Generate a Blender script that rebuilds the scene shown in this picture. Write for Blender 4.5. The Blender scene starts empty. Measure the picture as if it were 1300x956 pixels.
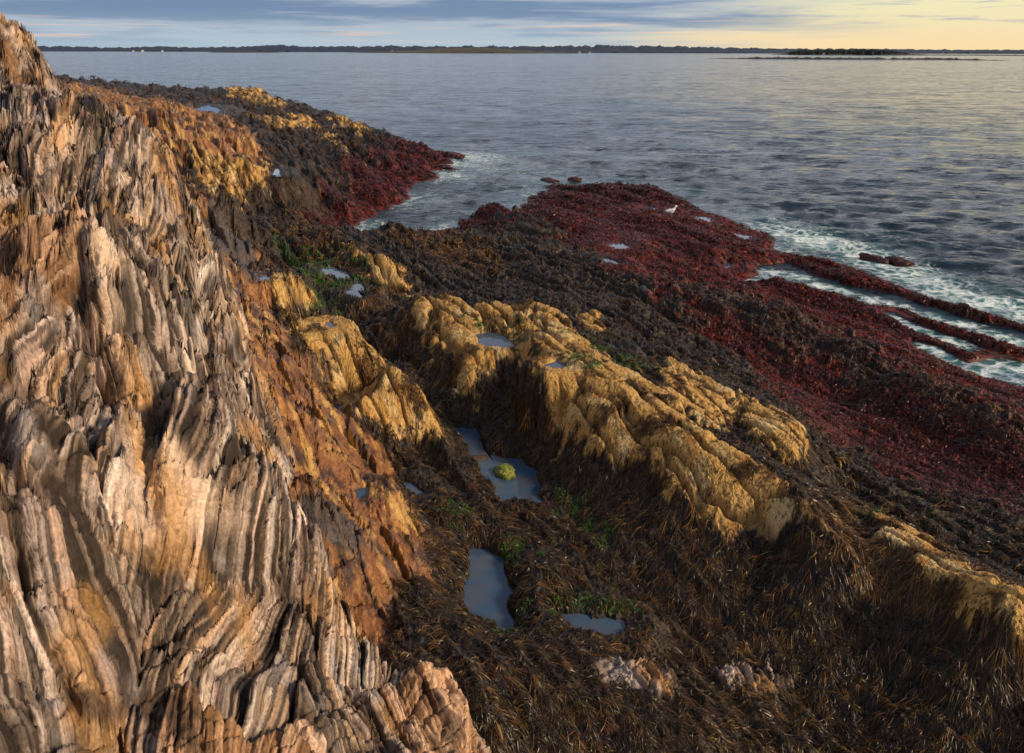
import bpy, math, time
import numpy as np
T0 = time.time()
RNG = np.random.default_rng(11)
D = math.radians

# ------------------------------------------------------------------ camera
W0, H0, F = 1300.0, 956.0, 1020.0
PITCH = math.atan((478 - 65) / F)
CZ = 7.0
cp, sp = math.cos(PITCH), math.sin(PITCH)

def ray(px, py):
    """direction of a picture point, in the world"""
    a = (np.asarray(px, float) - 650) / F
    b = (478 - np.asarray(py, float)) / F
    return np.stack([a, cp + b * sp, -sp + b * cp], -1)

def at_z(px, py, z):
    d = ray(px, py)
    t = (np.asarray(z, float) - CZ) / d[..., 2]
    return d[..., 0] * t, d[..., 1] * t

def at_r(px, py, r):
    """point at horizontal distance r"""
    d = ray(px, py)
    t = r / np.hypot(d[..., 0], d[..., 1])
    return d[..., 0] * t, d[..., 1] * t, CZ + d[..., 2] * t

# ------------------------------------------------------------------ noise
_P = RNG.permutation(4096).astype(np.int32)
_G = np.stack([np.cos(np.arange(4096) * 2.399963), np.sin(np.arange(4096) * 2.399963)], 1).astype(np.float32)
_V = RNG.random(4096).astype(np.float32)

def hsh(i, j, s=0):
    i = i.astype(np.int64); j = j.astype(np.int64)
    return _P[(_P[(i + s * 131) & 4095] + j) & 4095]

def pn(x, y, s=0):
    """gradient noise, about -1..1"""
    xi = np.floor(x); yi = np.floor(y)
    fx = (x - xi).astype(np.float32); fy = (y - yi).astype(np.float32)
    i = xi.astype(np.int64); j = yi.astype(np.int64)
    u = fx * fx * fx * (fx * (fx * 6 - 15) + 10); v = fy * fy * fy * (fy * (fy * 6 - 15) + 10)
    def g(di, dj):
        h = hsh(i + di, j + dj, s)
        return _G[h, 0] * (fx - di) + _G[h, 1] * (fy - dj)
    a = g(0, 0); b = g(1, 0); c = g(0, 1); d = g(1, 1)
    a = a + u * (b - a); c = c + u * (d - c)
    return (a + v * (c - a)) * 1.5

def fbm(x, y, s=0, o=4, rough=.5):
    t = 0; A = 1
    for k in range(o):
        t = t + A * pn(x * 2 ** k + 17.3 * k, y * 2 ** k - 9.1 * k, s + k); A *= rough
    return t

def worley(x, y, s=0):
    """F1, F2, id and vector to the nearest cell point"""
    xi = np.floor(x); yi = np.floor(y)
    i = xi.astype(np.int64); j = yi.astype(np.int64)
    f1 = np.full(x.shape, 9., np.float32); f2 = f1.copy(); idc = np.zeros(x.shape, np.int64)
    vx = np.zeros(x.shape, np.float32); vy = vx.copy()
    for di in (-1, 0, 1):
        for dj in (-1, 0, 1):
            h = hsh(i + di, j + dj, s)
            qx = (i + di + .1 + .8 * _V[h] - x).astype(np.float32); qy = (j + dj + .1 + .8 * _V[(h * 7 + 3) & 4095] - y).astype(np.float32)
            d = np.hypot(qx, qy)
            m = d < f1
            f2 = np.where(m, f1, np.minimum(f2, d))
            f1 = np.where(m, d, f1); idc = np.where(m, h, idc); vx = np.where(m, qx, vx); vy = np.where(m, qy, vy)
    return f1, f2, idc, vx, vy

def sstep(a, b, x):
    t = np.clip((x - a) / (b - a), 0, 1)
    return t * t * (3 - 2 * t)

def polydist(X, Y, P):
    """signed distance to polygon P, negative inside"""
    P = np.asarray(P, float); n = len(P)
    d2 = np.full(X.shape, 1e18); ins = np.zeros(X.shape, bool)
    for k in range(n):
        ax, ay = P[k]; bx, by = P[(k + 1) % n]
        ex, ey = bx - ax, by - ay
        t = np.clip(((X - ax) * ex + (Y - ay) * ey) / (ex * ex + ey * ey + 1e-12), 0, 1)
        d2 = np.minimum(d2, (X - ax - t * ex) ** 2 + (Y - ay - t * ey) ** 2)
        if ay != by:
            c = ((ay > Y) != (by > Y)) & (X < ex * (Y - ay) / (by - ay) + ax)
            ins ^= c
    d = np.sqrt(d2)
    return np.where(ins, -d, d)

# ------------------------------------------------------------------ the lay of the shore: surveyed points (picture point, height above the sea)
SH = """
-250,150,4.6 -100,140,4.4 60,101,3.7 100,108,3.5 150,118,3.2 200,124,2.7 240,130,2.4 270,128,2.4 292,117,2.9 320,124,2.6 360,138,2.3 400,150,1.9 430,158,1.7 470,172,1.2 500,180,1.0 540,190,.5 572,200,.12
100,125,4.3 150,140,4.2 200,150,3.9 250,150,3.4 300,150,2.3 340,155,2.1 250,180,3.8 300,172,3.2 250,205,3.6 300,195,3.0 335,205,2.7 250,230,3.2 300,215,2.6 340,222,2.0 250,247,3.1 285,243,2.2
300,255,1.6 340,245,1.6 300,290,1.2 340,290,1.2 350,200,1.9 350,232,1.8 350,265,1.15 400,280,.45 400,250,.85 400,200,1.35 400,175,1.75 450,200,1.2 450,230,.8 450,265,.35 480,262,.12 500,240,.5 500,205,.85 540,215,.3 560,212,.1 420,290,.12 510,265,-.05 560,222,-.08 540,240,-.15
380,300,1.75 370,291,1.9 400,303,1.95 440,325,2.0 480,345,2.0 530,385,2.15 560,380,2.2 600,392,2.3 640,398,2.3 690,402,2.35 730,440,2.3 790,480,2.25 830,500,2.2 900,562,2.2 960,600,2.2 1010,640,2.15 1050,685,2.0 1130,690,1.85 1220,752,1.9 1300,805,1.9 1450,900,1.8
430,298,.9 470,300,.5 500,300,.05 540,300,.08 580,298,.25 640,268,.4 672,268,.2 600,272,.2 570,292,.05 480,280,-.2 520,285,-.3 600,240,-.6 650,240,-.4
520,330,1.1 580,330,1.0 560,360,1.4 620,350,1.1 600,300,.6 640,300,.7 640,375,1.5 500,310,.8
700,300,.55 700,250,.2 700,237,.04 700,340,.9 700,380,1.35 750,400,1.5 745,420,1.8 790,440,1.5 720,236,.05 760,236,.05 790,236,.1 820,240,.15 800,300,.5 800,270,.45 850,280,.45 870,256,.1 800,340,.8 760,330,.75
900,268,.1 900,300,.35 900,340,.3 870,360,.7 900,380,.95 900,430,.8 900,470,1.1 880,490,1.7 900,520,1.75 940,525,1.7 1000,545,1.75 1020,575,1.7 980,590,1.7 930,545,1.6 860,455,1.3 820,450,1.3
950,300,.05 1010,322,.08 1050,330,.08 1092,343,.08 1130,356,.08 1200,384,.1 1260,401,.12 1300,414,.12 1060,345,.2 1120,362,.2 1180,382,.25 1240,398,.25 1400,450,.15 1000,345,.15 980,390,.4 1000,400,.95 1050,385,.2 1100,410,.2 1150,430,.2 1200,450,.15 1270,470,.15
1050,440,.5 1080,440,.85 1150,480,.95 1220,510,.95 1290,540,.95 1000,430,.8 960,400,1.0 1000,470,.55 1100,500,.5 1200,560,.55 1290,600,.6 1100,550,.5 1000,510,1.0 1050,560,.9 1100,600,.85 1200,625,.8 1300,645,.8
1200,490,.4 1280,500,.25 1300,500,.2 1400,520,.2 1400,600,.6 1450,700,.8
1060,620,1.2 1100,645,1.3 1150,640,1.1 1200,700,1.2 1250,700,1.0 1300,745,1.2 1120,610,.9
1080,690,1.75 900,600,2.15 850,580,2.15 800,540,2.2 750,520,2.2 700,480,2.25 670,450,2.2
900,665,1.75 980,685,1.75 830,620,1.8 760,600,1.7 700,560,1.7 680,510,1.8 650,480,1.75 600,490,1.85 560,460,1.9 530,420,2.0
900,730,1.5 820,700,1.4 760,660,1.3 720,650,1.25 1000,740,1.6 1050,730,1.78 1100,760,1.62 1200,810,1.6 1300,870,1.4 900,800,1.15 800,760,1.2 1000,850,1.05 1100,900,1.0 1200,940,1.1 900,870,1.15 800,860,1.4 800,956,1.4 900,956,1.3 1000,956,1.0 1200,1000,.9 1100,1050,.9 1400,1000,1.3 1000,1100,.8 700,1100,.9 1300,1100,1.2
700,800,1.45 680,900,1.6 600,860,1.9 620,956,1.7 750,830,1.5 700,730,1.5 650,670,1.5 600,680,1.55 640,690,1.5 560,640,1.6 560,700,1.6 560,760,1.65 560,590,1.5 590,540,1.35 640,550,1.45 690,600,1.35 540,570,1.55 600,610,1.45
480,380,1.5 450,400,1.5 420,390,1.6 440,420,1.45 500,470,1.35 540,520,1.35 400,350,1.65 370,340,1.75 340,320,1.6 330,350,1.7 345,300,1.5
352,372,2.3 380,372,2.45 395,400,2.1 385,415,1.9 420,425,2.15 450,445,2.2 490,475,2.2 530,510,2.05 555,545,1.75 540,560,1.6 490,550,1.75 450,515,1.9 415,480,2.0 390,440,2.2
430,515,1.5 450,535,1.5 500,590,1.5 520,620,1.5 540,640,1.5
340,400,2.9 300,330,3.3 280,260,3.3 300,300,3.2 330,340,2.7 225,240,3.7 350,430,2.85 400,500,2.5 440,560,2.2 480,620,2.0 520,670,1.9 545,700,1.8 530,735,1.7 500,765,1.8 400,560,2.7 440,640,2.3 480,700,2.1 360,500,3.1 330,430,3.2 400,620,2.7 420,680,2.5 460,740,2.1 480,800,1.9 540,800,1.8 300,450,3.3
"""
SH = np.array([[float(v) for v in t.split(',')] for t in SH.split()])
x, y = at_z(SH[:, 0], SH[:, 1], SH[:, 2])
ctl = [np.stack([x, y, SH[:, 2]], 1)]
# open water beyond the outer edge of the rocks, and the bed of the sea
SEA = """620,190,-1.5 660,215,-.9 700,222,-.7 740,224,-.7 790,222,-.7 850,235,-.7 900,250,-.7 960,285,-.6 1020,302,-.6 1080,322,-.6 1140,338,-.6 1200,366,-.6 1260,384,-.6 1320,398,-.6 1400,420,-.6 600,200,-.8 640,225,-.7 590,215,-.5
545,252,-.6 575,258,-.5 605,252,-.5 570,274,-.5 540,282,-.4 635,245,-.5 500,287,-.25 500,165,-1.2 560,180,-1.2 440,145,-1.2 380,125,-1.5 300,108,-2 200,112,-2 100,98,-2 40,92,-2 1300,350,-2.5 1500,420,-2 1100,280,-3 900,200,-4 700,170,-4 500,130,-4 1300,250,-4"""
SEA = np.array([[float(v) for v in t.split(',')] for t in SEA.split()])
x, y = at_z(SEA[:, 0], SEA[:, 1], 0)
ctl.append(np.stack([x, y, SEA[:, 2]], 1))
ctl.append(np.array([[-150, 90, 3.], [-120, 130, -2], [150, 20, -4], [100, 60, -5], [0, 128, -5], [-60, 45, 3.5], [-30, 20, 3.5], [-12, 6, 2.5], [6, 1, .9], [0, 1.2, 1.5], [-5, 1, 2]]))
ctl = np.concatenate(ctl)

def rbf_fit(xy, z, c=.02, reg=1e-3):
    A = np.sqrt(((xy[:, None] - xy[None]) ** 2).sum(-1) + c * c)
    m = z.mean()
    w = np.linalg.solve(A - np.eye(len(z)) * reg, z - m)
    def ev(q):
        out = np.empty(len(q))
        for s in range(0, len(q), 20000):
            d = np.sqrt(((q[s:s + 20000, None] - xy[None]) ** 2).sum(-1) + c * c)
            out[s:s + 20000] = d @ w + m
        return out
    return ev

def conf(x, y):
    return np.stack([np.arctan2(x, y), np.log(np.hypot(x, y))], -1)

# ------------------------------------------------------------------ raster of the land in (azimuth, log distance)
AZ0, AZ1, U0, U1 = D(-70), D(68), math.log(1.5), math.log(150)
NA, NU = 1420, 1300
azs = np.linspace(AZ0, AZ1, NA); us = np.linspace(U0, U1, NU)
def coarse(ev, na=250, nu=260):
    A, U = np.meshgrid(np.linspace(AZ0, AZ1, na), np.linspace(U0, U1, nu), indexing='ij')
    Z = ev(np.stack([A.ravel(), U.ravel()], 1)).reshape(na, nu)
    # bilinear up, then a light smoothing
    ia = np.linspace(0, na - 1, NA); iu = np.linspace(0, nu - 1, NU)
    Z = np.array([np.interp(iu, np.arange(nu), row) for row in Z])
    a0 = np.clip(ia.astype(int), 0, na - 2); f = (ia - a0)[:, None]
    Z = Z[a0] * (1 - f) + Z[a0 + 1] * f
    k = np.hanning(9); k /= k.sum()
    Zp = np.pad(Z, 4, 'edge'); Zp = sum(k[i] * Zp[i:i + NA] for i in range(9)); Z = sum(k[i] * Zp[:, i:i + NU] for i in range(9))
    return Z
AA, UU = np.meshgrid(azs, us, indexing='ij')
RR = np.exp(UU); XX = RR * np.sin(AA); YY = RR * np.cos(AA)
STR = D(-30)                                     # the strike of the beds
ca, sa = math.cos(STR), math.sin(STR)
def ac(x, y):                                    # along-strike and across-strike coordinates
    return x * sa + y * ca, x * ca - y * sa
AL, CR = ac(XX, YY)
Z = coarse(rbf_fit(conf(ctl[:, 0], ctl[:, 1]), ctl[:, 2]))

def look(Zr, x, y):
    """bilinear look-up of a raster at world points"""
    a = (np.arctan2(x, y) - AZ0) / (AZ1 - AZ0) * (NA - 1); u = (np.log(np.hypot(x, y) + 1e-9) - U0) / (U1 - U0) * (NU - 1)
    a = np.clip(a, 0, NA - 1.001); u = np.clip(u, 0, NU - 1.001)
    i = a.astype(int); j = u.astype(int); f = a - i; g = u - j
    return (Zr[i, j] * (1 - f) + Zr[i + 1, j] * f) * (1 - g) + (Zr[i, j + 1] * (1 - f) + Zr[i + 1, j + 1] * f) * g

def hit(Zr, px, py):
    """where the line of sight of a picture point meets the land"""
    px = np.asarray(px, float).ravel(); py = np.asarray(py, float).ravel()
    d = ray(px, py); h = np.hypot(d[:, 0], d[:, 1])
    r = np.exp(np.linspace(math.log(2.0), math.log(140), 1500))
    X = d[:, 0:1] / h[:, None] * r; Y = d[:, 1:2] / h[:, None] * r; Zl = CZ + d[:, 2:3] / h[:, None] * r
    below = Zl <= np.maximum(look(Zr, X, Y), 0)
    k = np.where(below.any(1), below.argmax(1), len(r) - 1)
    q = np.arange(len(px))
    return X[q, k], Y[q, k], Zl[q, k]

def pts(s):
    return np.array([[float(v) for v in t.split(',')] for t in s.split()])

# --- low ridges along the strike, over the whole shore
far = np.clip(RR / 20, .35, 2.2)
wn = .25 * pn(AL / 5, CR / 5, 40)
Z += (.19 * pn(AL / 8 + 3, CR / 1.2 + wn, 1) + .09 * pn(AL / 4, CR / .55 + wn * 2, 2)) * sstep(3, 9, RR) * sstep(-.6, .3, Z) * np.clip(far, .5, 1.3)

# ------------------------------------------------------------------ the cliff
CL = """0,42,15 18,36,15.5 -60,50,14 -150,70,12 45,62,15.3 54,75,14.8 56,100,14 30,110,12.5 0,140,10.5 90,118,13.2 130,135,12.8 175,155,12.2 205,180,11.6 214,210,10.6 222,240,9.8 238,275,9.2 258,312,8.6 100,180,10.2 60,220,8.9 150,220,9.4 0,260,7.9 60,300,7.5 120,300,7.9 180,290,8.5 200,330,7.8
265,360,8.0 262,400,7.5 278,450,7.0 282,492,6.6 0,400,6.1 60,400,6.2 130,380,6.35 160,420,6.1 190,470,6.2 230,430,6.7 0,500,5.3 60,520,5.3 120,520,5.5 150,470,5.9 200,485,5.9 250,515,5.8 300,545,5.75 350,600,5.6 390,665,5.45 425,725,5.35 445,780,5.2
0,600,4.6 80,620,4.6 150,610,4.8 200,620,4.8 280,640,4.9 330,680,4.9 100,700,4.35 0,720,3.9 180,740,4.4 250,760,4.5 350,770,4.8 130,800,4.35 0,860,3.3 80,850,3.6 200,850,4.1 300,840,4.5 400,830,4.7
460,806,5.25 510,825,5.3 555,845,5.3 578,870,5.1 600,910,4.8 610,956,4.4 620,1050,3.8 450,870,4.6 350,900,4.1 250,940,3.7 100,956,3.05 0,956,2.85 500,956,4.1 -150,400,5.6 -150,600,4.3 -150,800,3.3 -150,956,2.5 -150,250,7.4 -250,120,11 400,1100,3.2 200,1100,2.8 0,1100,2.3"""
CL = pts(CL)
cx, cy, cz = at_r(CL[:, 0], CL[:, 1], CL[:, 2])
ZS0 = Z.copy()
ZC = coarse(rbf_fit(conf(cx, cy), cz, .02, 1e-3))
edge = pts("-150,70,12 -60,50,14 0,42,15 18,36,15.5 45,60,15.3 54,80,14.8 56,100,14 90,118,13.2 130,135,12.8 175,155,12.2 205,180,11.6 214,210,10.6 222,240,9.8 238,275,9.2 258,312,8.6 265,360,8.0 262,400,7.5 278,450,7.0 282,492,6.6 300,545,5.75 350,600,5.6 390,665,5.45 425,725,5.35 445,780,5.2 460,806,5.25 510,825,5.3 555,845,5.3 578,870,5.1 600,910,4.8 610,956,4.4 620,1050,3.8")
ex, ey, _ = at_r(edge[:, 0], edge[:, 1], edge[:, 2])
cpoly = np.concatenate([np.stack([ex, ey], 1), [[-.2, 1.0], [-3, -1], [-20, 0], [-22, 12]]])
# the cliff runs on along the strike behind its skyline
sd = polydist(XX + .10 * pn(XX / .5, YY / .5, 7), YY + .10 * pn(XX / .5, YY / .5, 8), cpoly)
cw = np.clip(sd, 0, None)
ZC = ZC - 2.6 * cw - 1.5 * np.clip(cw - .3, 0, None)
# bulges of the face: (picture point, size, height)
for bx, by, bs, bh in [(150, 395, .5, .42), (205, 480, .35, .22), (250, 590, .6, .26), (330, 640, .3, .12), (20, 60, .9, .3), (120, 190, .9, .35), (60, 330, .5, .22), (25, 480, .3, .18), (130, 690, .22, .18), (60, 760, .3, .12), (240, 690, .25, .16), (150, 255, .6, .2)]:
    k = np.argmin(np.hypot(CL[:, 0] - bx, CL[:, 1] - by)); qx, qy, _ = at_r(bx, by, CL[k, 2])
    a, c = ac(XX - qx, YY - qy)
    ZC += bh * np.exp(-((a / (1.5 * bs)) ** 2 + (c / bs) ** 2) ** 1.5)
# gullies between
for s, dep, wd in [("215,500,6.2 200,560,5.2 195,640,4.75 200,720,4.55 190,790,4.3", .30, .09), ("180,480,6.0 215,470,6.3 235,510,6.0", .25, .10), ("60,240,8.4 75,300,7.6 90,360,6.6 105,440,5.8", .25, .12), ("95,210,9.2 80,260,8.4", .3, .2), ("445,700,5.4 430,760,5.0", .1, .1), ("130,790,4.2 290,815,4.5 420,800,5.0", .22, .09), ("0,585,4.7 25,640,4.4 15,720,3.95", .25, .07), ("250,330,8.4 255,420,7.3 250,500,6.1", .25, .1)]:
    q = pts(s); gx, gy, _ = at_r(q[:, 0], q[:, 1], q[:, 2])
    d = np.full(XX.shape, 9.)
    for k in range(len(gx) - 1):
        e = np.array([gx[k + 1] - gx[k], gy[k + 1] - gy[k]])
        t = np.clip(((XX - gx[k]) * e[0] + (YY - gy[k]) * e[1]) / (e @ e), 0, 1)
        d = np.minimum(d, np.hypot(XX - gx[k] - t * e[0], YY - gy[k] - t * e[1]))
    ZC -= dep * np.exp(-(d / wd) ** 2)
# broken beds of the face: ribs and shelves at the scale of a hand to an arm
_a, _c = AL, CR
near_c = (sd < 1.2) & (RR < 24)
ZC0 = ZC.copy()
A1 = _a[near_c]; C1 = _c[near_c]; Z1 = ZC[near_c]
def blocks(a, c, z):
    """the face is broken into blocks, each with its beds turned a little: shift of the beds, block level, crack"""
    a = a + .8 * z; k = 1.25 * (1 + .0 * a)
    x_ = a / 1.35 + .22 * pn(a / .9, c / .9, 180); y_ = c / .85 + .22 * pn(a / .9, c / .9, 181)
    f1, f2, h, vx, vy = worley(x_, y_, 182)
    sh = np.tan((_V[h] - .5) * 1.15) * (-vx * 1.35) + _V[(h * 5 + 1) & 4095] * 3
    lvl = (_V[(h * 3 + 2) & 4095] - .5) * .30 - vy * (_V[(h * 7 + 2) & 4095] - .3) * .22 - vx * (_V[(h * 11 + 5) & 4095] - .5) * .2
    return sh, lvl, np.exp(-((f2 - f1) / .05) ** 2), h
bs1, bl1, bc1, bh1 = blocks(A1, C1, Z1)
w1_ = .27 * pn(A1 / 2.0, C1 / 1.6, 101) + .085 * pn(A1 / .8, C1 / .6, 102)
cc1 = C1 + w1_ - .16 * Z1 + bs1
A1 = A1 + .8 * Z1
def bedr(t, ln, s, aa, c_, edge=.12):
    q = c_ / t + .3 * pn(aa / (ln * 2), c_ / (ln * 2), s + 3); i = np.floor(q); f = q - i
    g_ = aa / ln + _V[hsh(i, i * 0, s)] * 9.7 + .2 * pn(c_ / t * .5, aa / ln, s + 5); j = np.floor(g_); g = g_ - j
    v0 = _V[hsh(i, j, s + 1)]; vL = _V[hsh(i - 1, np.floor(g_ - _V[hsh(i, i * 0, s)] * 9.7 + _V[hsh(i - 1, i * 0, s)] * 9.7), s + 1)]
    k = sstep(0, edge, f); v = vL * (1 - k) + v0 * k            # short ramps between beds
    gr_ = np.exp(-(np.minimum(f, 1 - f) / .10) ** 2) + .8 * np.exp(-(np.minimum(g, 1 - g) * ln / t / .12) ** 2)
    return v, np.clip(gr_, 0, 1)
v1, g1 = bedr(.55, 1.7, 110, A1, cc1); v2, g2 = bedr(.21, 1.1, 120, A1, cc1)
rel = .26 * (v1 - .5) * (1 - .5 * sstep(7, 10, RR[near_c])) + .16 * (v2 - .5) - .10 * g1 - .07 * g2
rel += .07 * (1 - 2 * np.abs(pn(A1 / 1.3, cc1 / .30, 128))) + .10 * fbm(A1 / .5, C1 / .35, 129, 3)
rel += bl1 - .12 * bc1
rel += -.05 * sstep(.62, .75, np.abs(pn(A1 / .45 + .5 * w1_, C1 / 1.3, 127)) * 2)
ZC[near_c] += rel * np.clip(RR[near_c] / 6, .75, 1.05) * (1 - .35 * sstep(6.5, 10, RR[near_c])) * (1 - .4 * sstep(10, 13, RR[near_c])) - .08 * sstep(10, 13, RR[near_c])
CLIFF = sstep(-.05, .05, ZC - Z) * (sd < 1.5)
Z = np.where(sd < 1.6, np.maximum(Z, ZC), Z)
ZB = Z.copy()
print('base', round(time.time() - T0, 1))

# ------------------------------------------------------------------ tide pools: carved to their water level
POOLS = [  # polygon in the picture, level (None: from the land), label
 ("575,543 605,545 613,560 618,575 640,580 668,585 682,603 690,640 660,634 638,640 628,620 612,600 600,585 595,570", 1.30, 'pool', "long blue tide pool holding the green algae covered stone"),
 ("598,697 618,697 640,712 645,740 652,752 640,770 655,785 655,803 640,808 632,795 612,790 592,775 588,765 595,735", 1.40, 'pool', "murky grey tide pool with ragged edges below the stone pool"),
 ("705,778 735,780 760,783 795,790 792,802 770,807 735,803", 1.42, 'pool', "small pale tide pool fringed with green algae"),
 ("928,342 945,345 965,338 999,333 1030,348 1071,362 1127,372 1182,391 1238,407 1310,426 1400,440 1400,462 1300,444 1234,424 1179,406 1150,402 1092,387 1044,375 988,359 947,361 935,352", .0, 'sea', ''),
 ("1112,394 1130,396 1175,416 1225,434 1275,452 1400,470 1400,480 1270,462 1213,442 1161,418", .0, 'sea', ''),
 ("1163,432 1196,446 1230,463 1262,455 1310,462 1400,480 1400,505 1300,492 1248,480 1213,466 1182,451", .0, 'sea', ''),
 ("411,344 425,342 440,349 443,354 430,354 420,350", None, 'pool', "pale tide pool among green algae, farther of a pair on the weedy ridge"),
 ("446,360 458,358 462,366 456,372 464,376 455,378 440,370", None, 'pool', "broken pale tide pool among green algae beside the golden crest"),
 ("328,352 340,350 343,356 332,357", None, 'pool', "tiny bright pool beside the rusty rock, under the dark slab"),
 ("248,137 262,136 274,140 270,143 255,140", None, 'pool', "bright white pool high on the far weedy headland"),
 ("345,218 351,216 352,222 347,223", None, 'pool', "tiny turquoise pool beside the golden ledge on the headland"),
 ("780,302 789,301 790,305 782,307", None, 'pool', "upper small bright puddle on the red weed shelf"),
 ("762,306 772,304 776,308 767,309", None, 'pool', "narrow bright puddle left of another on the red weed shelf"),
 ("779,310 790,309 797,314 783,315", None, 'pool', "largest bright puddle of the middle of the red shelf"),
 ("765,328 778,329 782,334 768,332", None, 'pool', "slanting bright puddle beside the brown weed on the red shelf"),
 ("918,335 925,333 926,338 921,340", None, 'pool', "tiny bright puddle at the head of the long channel"),
 ("903,286 920,289 934,294 930,296 912,291", None, 'pool', "thin bright puddle along the outer edge of the red shelf"),
 ("880,273 895,276 898,280 886,278", None, 'pool', "thin bright puddle on the red shelf just beyond the gull"),
 ("818,262 829,263 828,265 820,265", None, 'pool', "thin bright puddle on the red shelf before the gull"),
 ("768,432 780,437 785,442 775,440", None, 'pool', "small blue pool at the foot of the little golden boulder"),
 ("1122,600 1132,604 1142,611 1128,608", None, 'pool', "small pale pool in the dark purple weed gully"),
 ("425,515 434,513 446,530 440,534 430,526", 1.62, 'pool', "narrow blue pool behind the domed golden ledge"),
 ("512,612 522,614 537,627 528,631 517,623", 1.56, 'pool', "small blue pool between weed and the rusty slope"),
 ("453,622 465,620 468,630 457,634", None, 'pool', "tiny green pool in a hollow of the rusty slope"),
 ("690,463 707,458 722,461 718,467 700,468", None, 'pool', "shallow green pool in a hollow of the great golden ledge"),
 ("603,425 622,421 645,428 650,440 625,441 606,436", None, 'pool', "shallow pale green pool on top of the golden ledge"),
 ("414,411 421,409 424,416 417,417", None, 'pool', "tiny bright pool in the dark gully behind the blocky golden boulder"),
 ("935,297 948,299 946,302 938,301", None, 'pool', "small bright puddle seaward of the thin one on the red shelf"),
]
pools = []

# ------------------------------------------------------------------ regions (world polygons found by sighting onto the land)
GOLD = [
 ("352,372 365,362 382,364 397,388 398,402 382,414 360,408 350,395", .22, "blocky cream boulder-like barnacled ledge beside the rusty slope"),
 ("366,410 400,412 425,425 455,440 490,468 525,500 560,535 562,560 520,568 485,552 450,528 420,500 395,465", .20, "domed golden barnacled ledge with dark holes beyond the rusty slope"),
 ("522,395 560,384 600,396 652,400 656,440 652,478 625,475 605,508 575,480 545,445 528,420", .16, "broad golden ledge of barnacles holding a shallow pale green pool"),
 ("660,400 690,398 722,425 790,478 832,500 872,538 905,562 960,598 1012,638 1058,688 1005,678 955,684 925,690 890,672 850,642 815,602 770,595 720,570 690,530 668,490 658,450", .20, "great golden barnacled ledge split by long parallel cracks"),
 ("836,468 870,472 926,512 928,540 905,556 862,535 838,508", .26, "stubby golden barnacled block beyond the great ledge"),
 ("930,505 965,530 1000,540 1026,560 1022,588 1000,597 962,574 935,548", .28, "rounded golden block ending the short ledge, full of barnacles"),
 ("738,408 760,410 768,425 758,436 738,426", .2, "little golden boulder-like knob standing in brown weed"),
 ("440,316 470,330 512,352 540,388 505,384 470,358 435,335", .08, "thin golden crest among green algae and brown weed"),
 ("1105,662 1150,684 1212,722 1262,762 1330,815 1330,850 1240,806 1180,758 1112,700", .3, "long thin golden crest at the right edge above hanging weed"),
 ("228,222 250,208 285,212 320,200 345,214 342,232 305,248 285,255 270,262 250,248", .35, "bright yellow ledge below the rusty brown rocks"),
 ("318,152 340,150 372,166 362,172 330,164", .25, "pale lumpy ledge halfway up the weedy headland"),
 ("400,172 410,169 432,186 432,197 415,190", .25, "small slanting yellow block on the weedy headland"),
 ("424,155 440,156 462,170 458,178 432,168", .25, "yellow ledge close under the headland's seaward edge"),
 ("292,119 302,116 345,130 362,140 345,144 300,134", .5, "jagged tan rock forming the highest point of the headland"),
 ("366,152 390,156 402,166 392,170 370,162", .22, "tan knobbly ledge in the middle of the headland slope"),
]
ORANGE = ["70,106 120,112 210,130 262,148 312,166 346,208 320,206 285,212 250,210 228,224 222,246 262,258 305,300 332,335 346,368 350,410 395,470 420,505 455,540 490,580 520,640 552,690 548,735 505,765 500,800 460,900 100,500 40,300"]
DARK = ["222,240 262,242 300,292 334,338 332,372 310,350 282,320 262,300", "380,635 415,632 470,690 460,715 420,690 385,660"]
RED = ["650,268 655,246 672,234 690,232 790,228 872,246 935,284 1012,318 1130,350 1300,405 1400,420 1400,690 1300,655 1200,625 1130,600 1050,560 980,500 930,450 890,415 850,380 800,352 760,335 720,310 690,285", "385,292 420,260 445,225 480,185 520,180 585,196 582,220 520,262 470,290 430,296", "568,292 575,272 620,262 650,268 640,290 600,300"]
BAND = ["850,355 950,382 1050,422 1150,468 1290,532 1400,575 1400,595 1280,558 1140,500 1040,455 940,415 860,385"]
GREEN = ["355,312 400,322 440,340 470,372 462,390 425,385 408,400 395,380 400,350 370,330", "600,420 650,425 655,442 610,444", "688,462 722,456 760,478 735,480 700,472", "640,690 668,705 665,712 645,712", "640,770 660,780 658,798 645,800", "700,768 790,782 790,792 730,786", "735,440 752,440 760,452 745,452", "770,455 800,462 812,478 790,474", "1080,655 1110,655 1115,672 1085,672", "575,650 590,650 590,660 575,660", "700,635 730,640 722,652", "750,670 775,675 765,690 750,685"]
CREST = ["345,300 385,286 440,318 480,335 545,395 560,430 580,480 540,450 500,440 470,400 430,380", "470,300 560,300 640,340 560,345", "1040,640 1110,650 1330,800 1330,860 1200,790 1100,730 1040,700"]   # golden-brown weed

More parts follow.
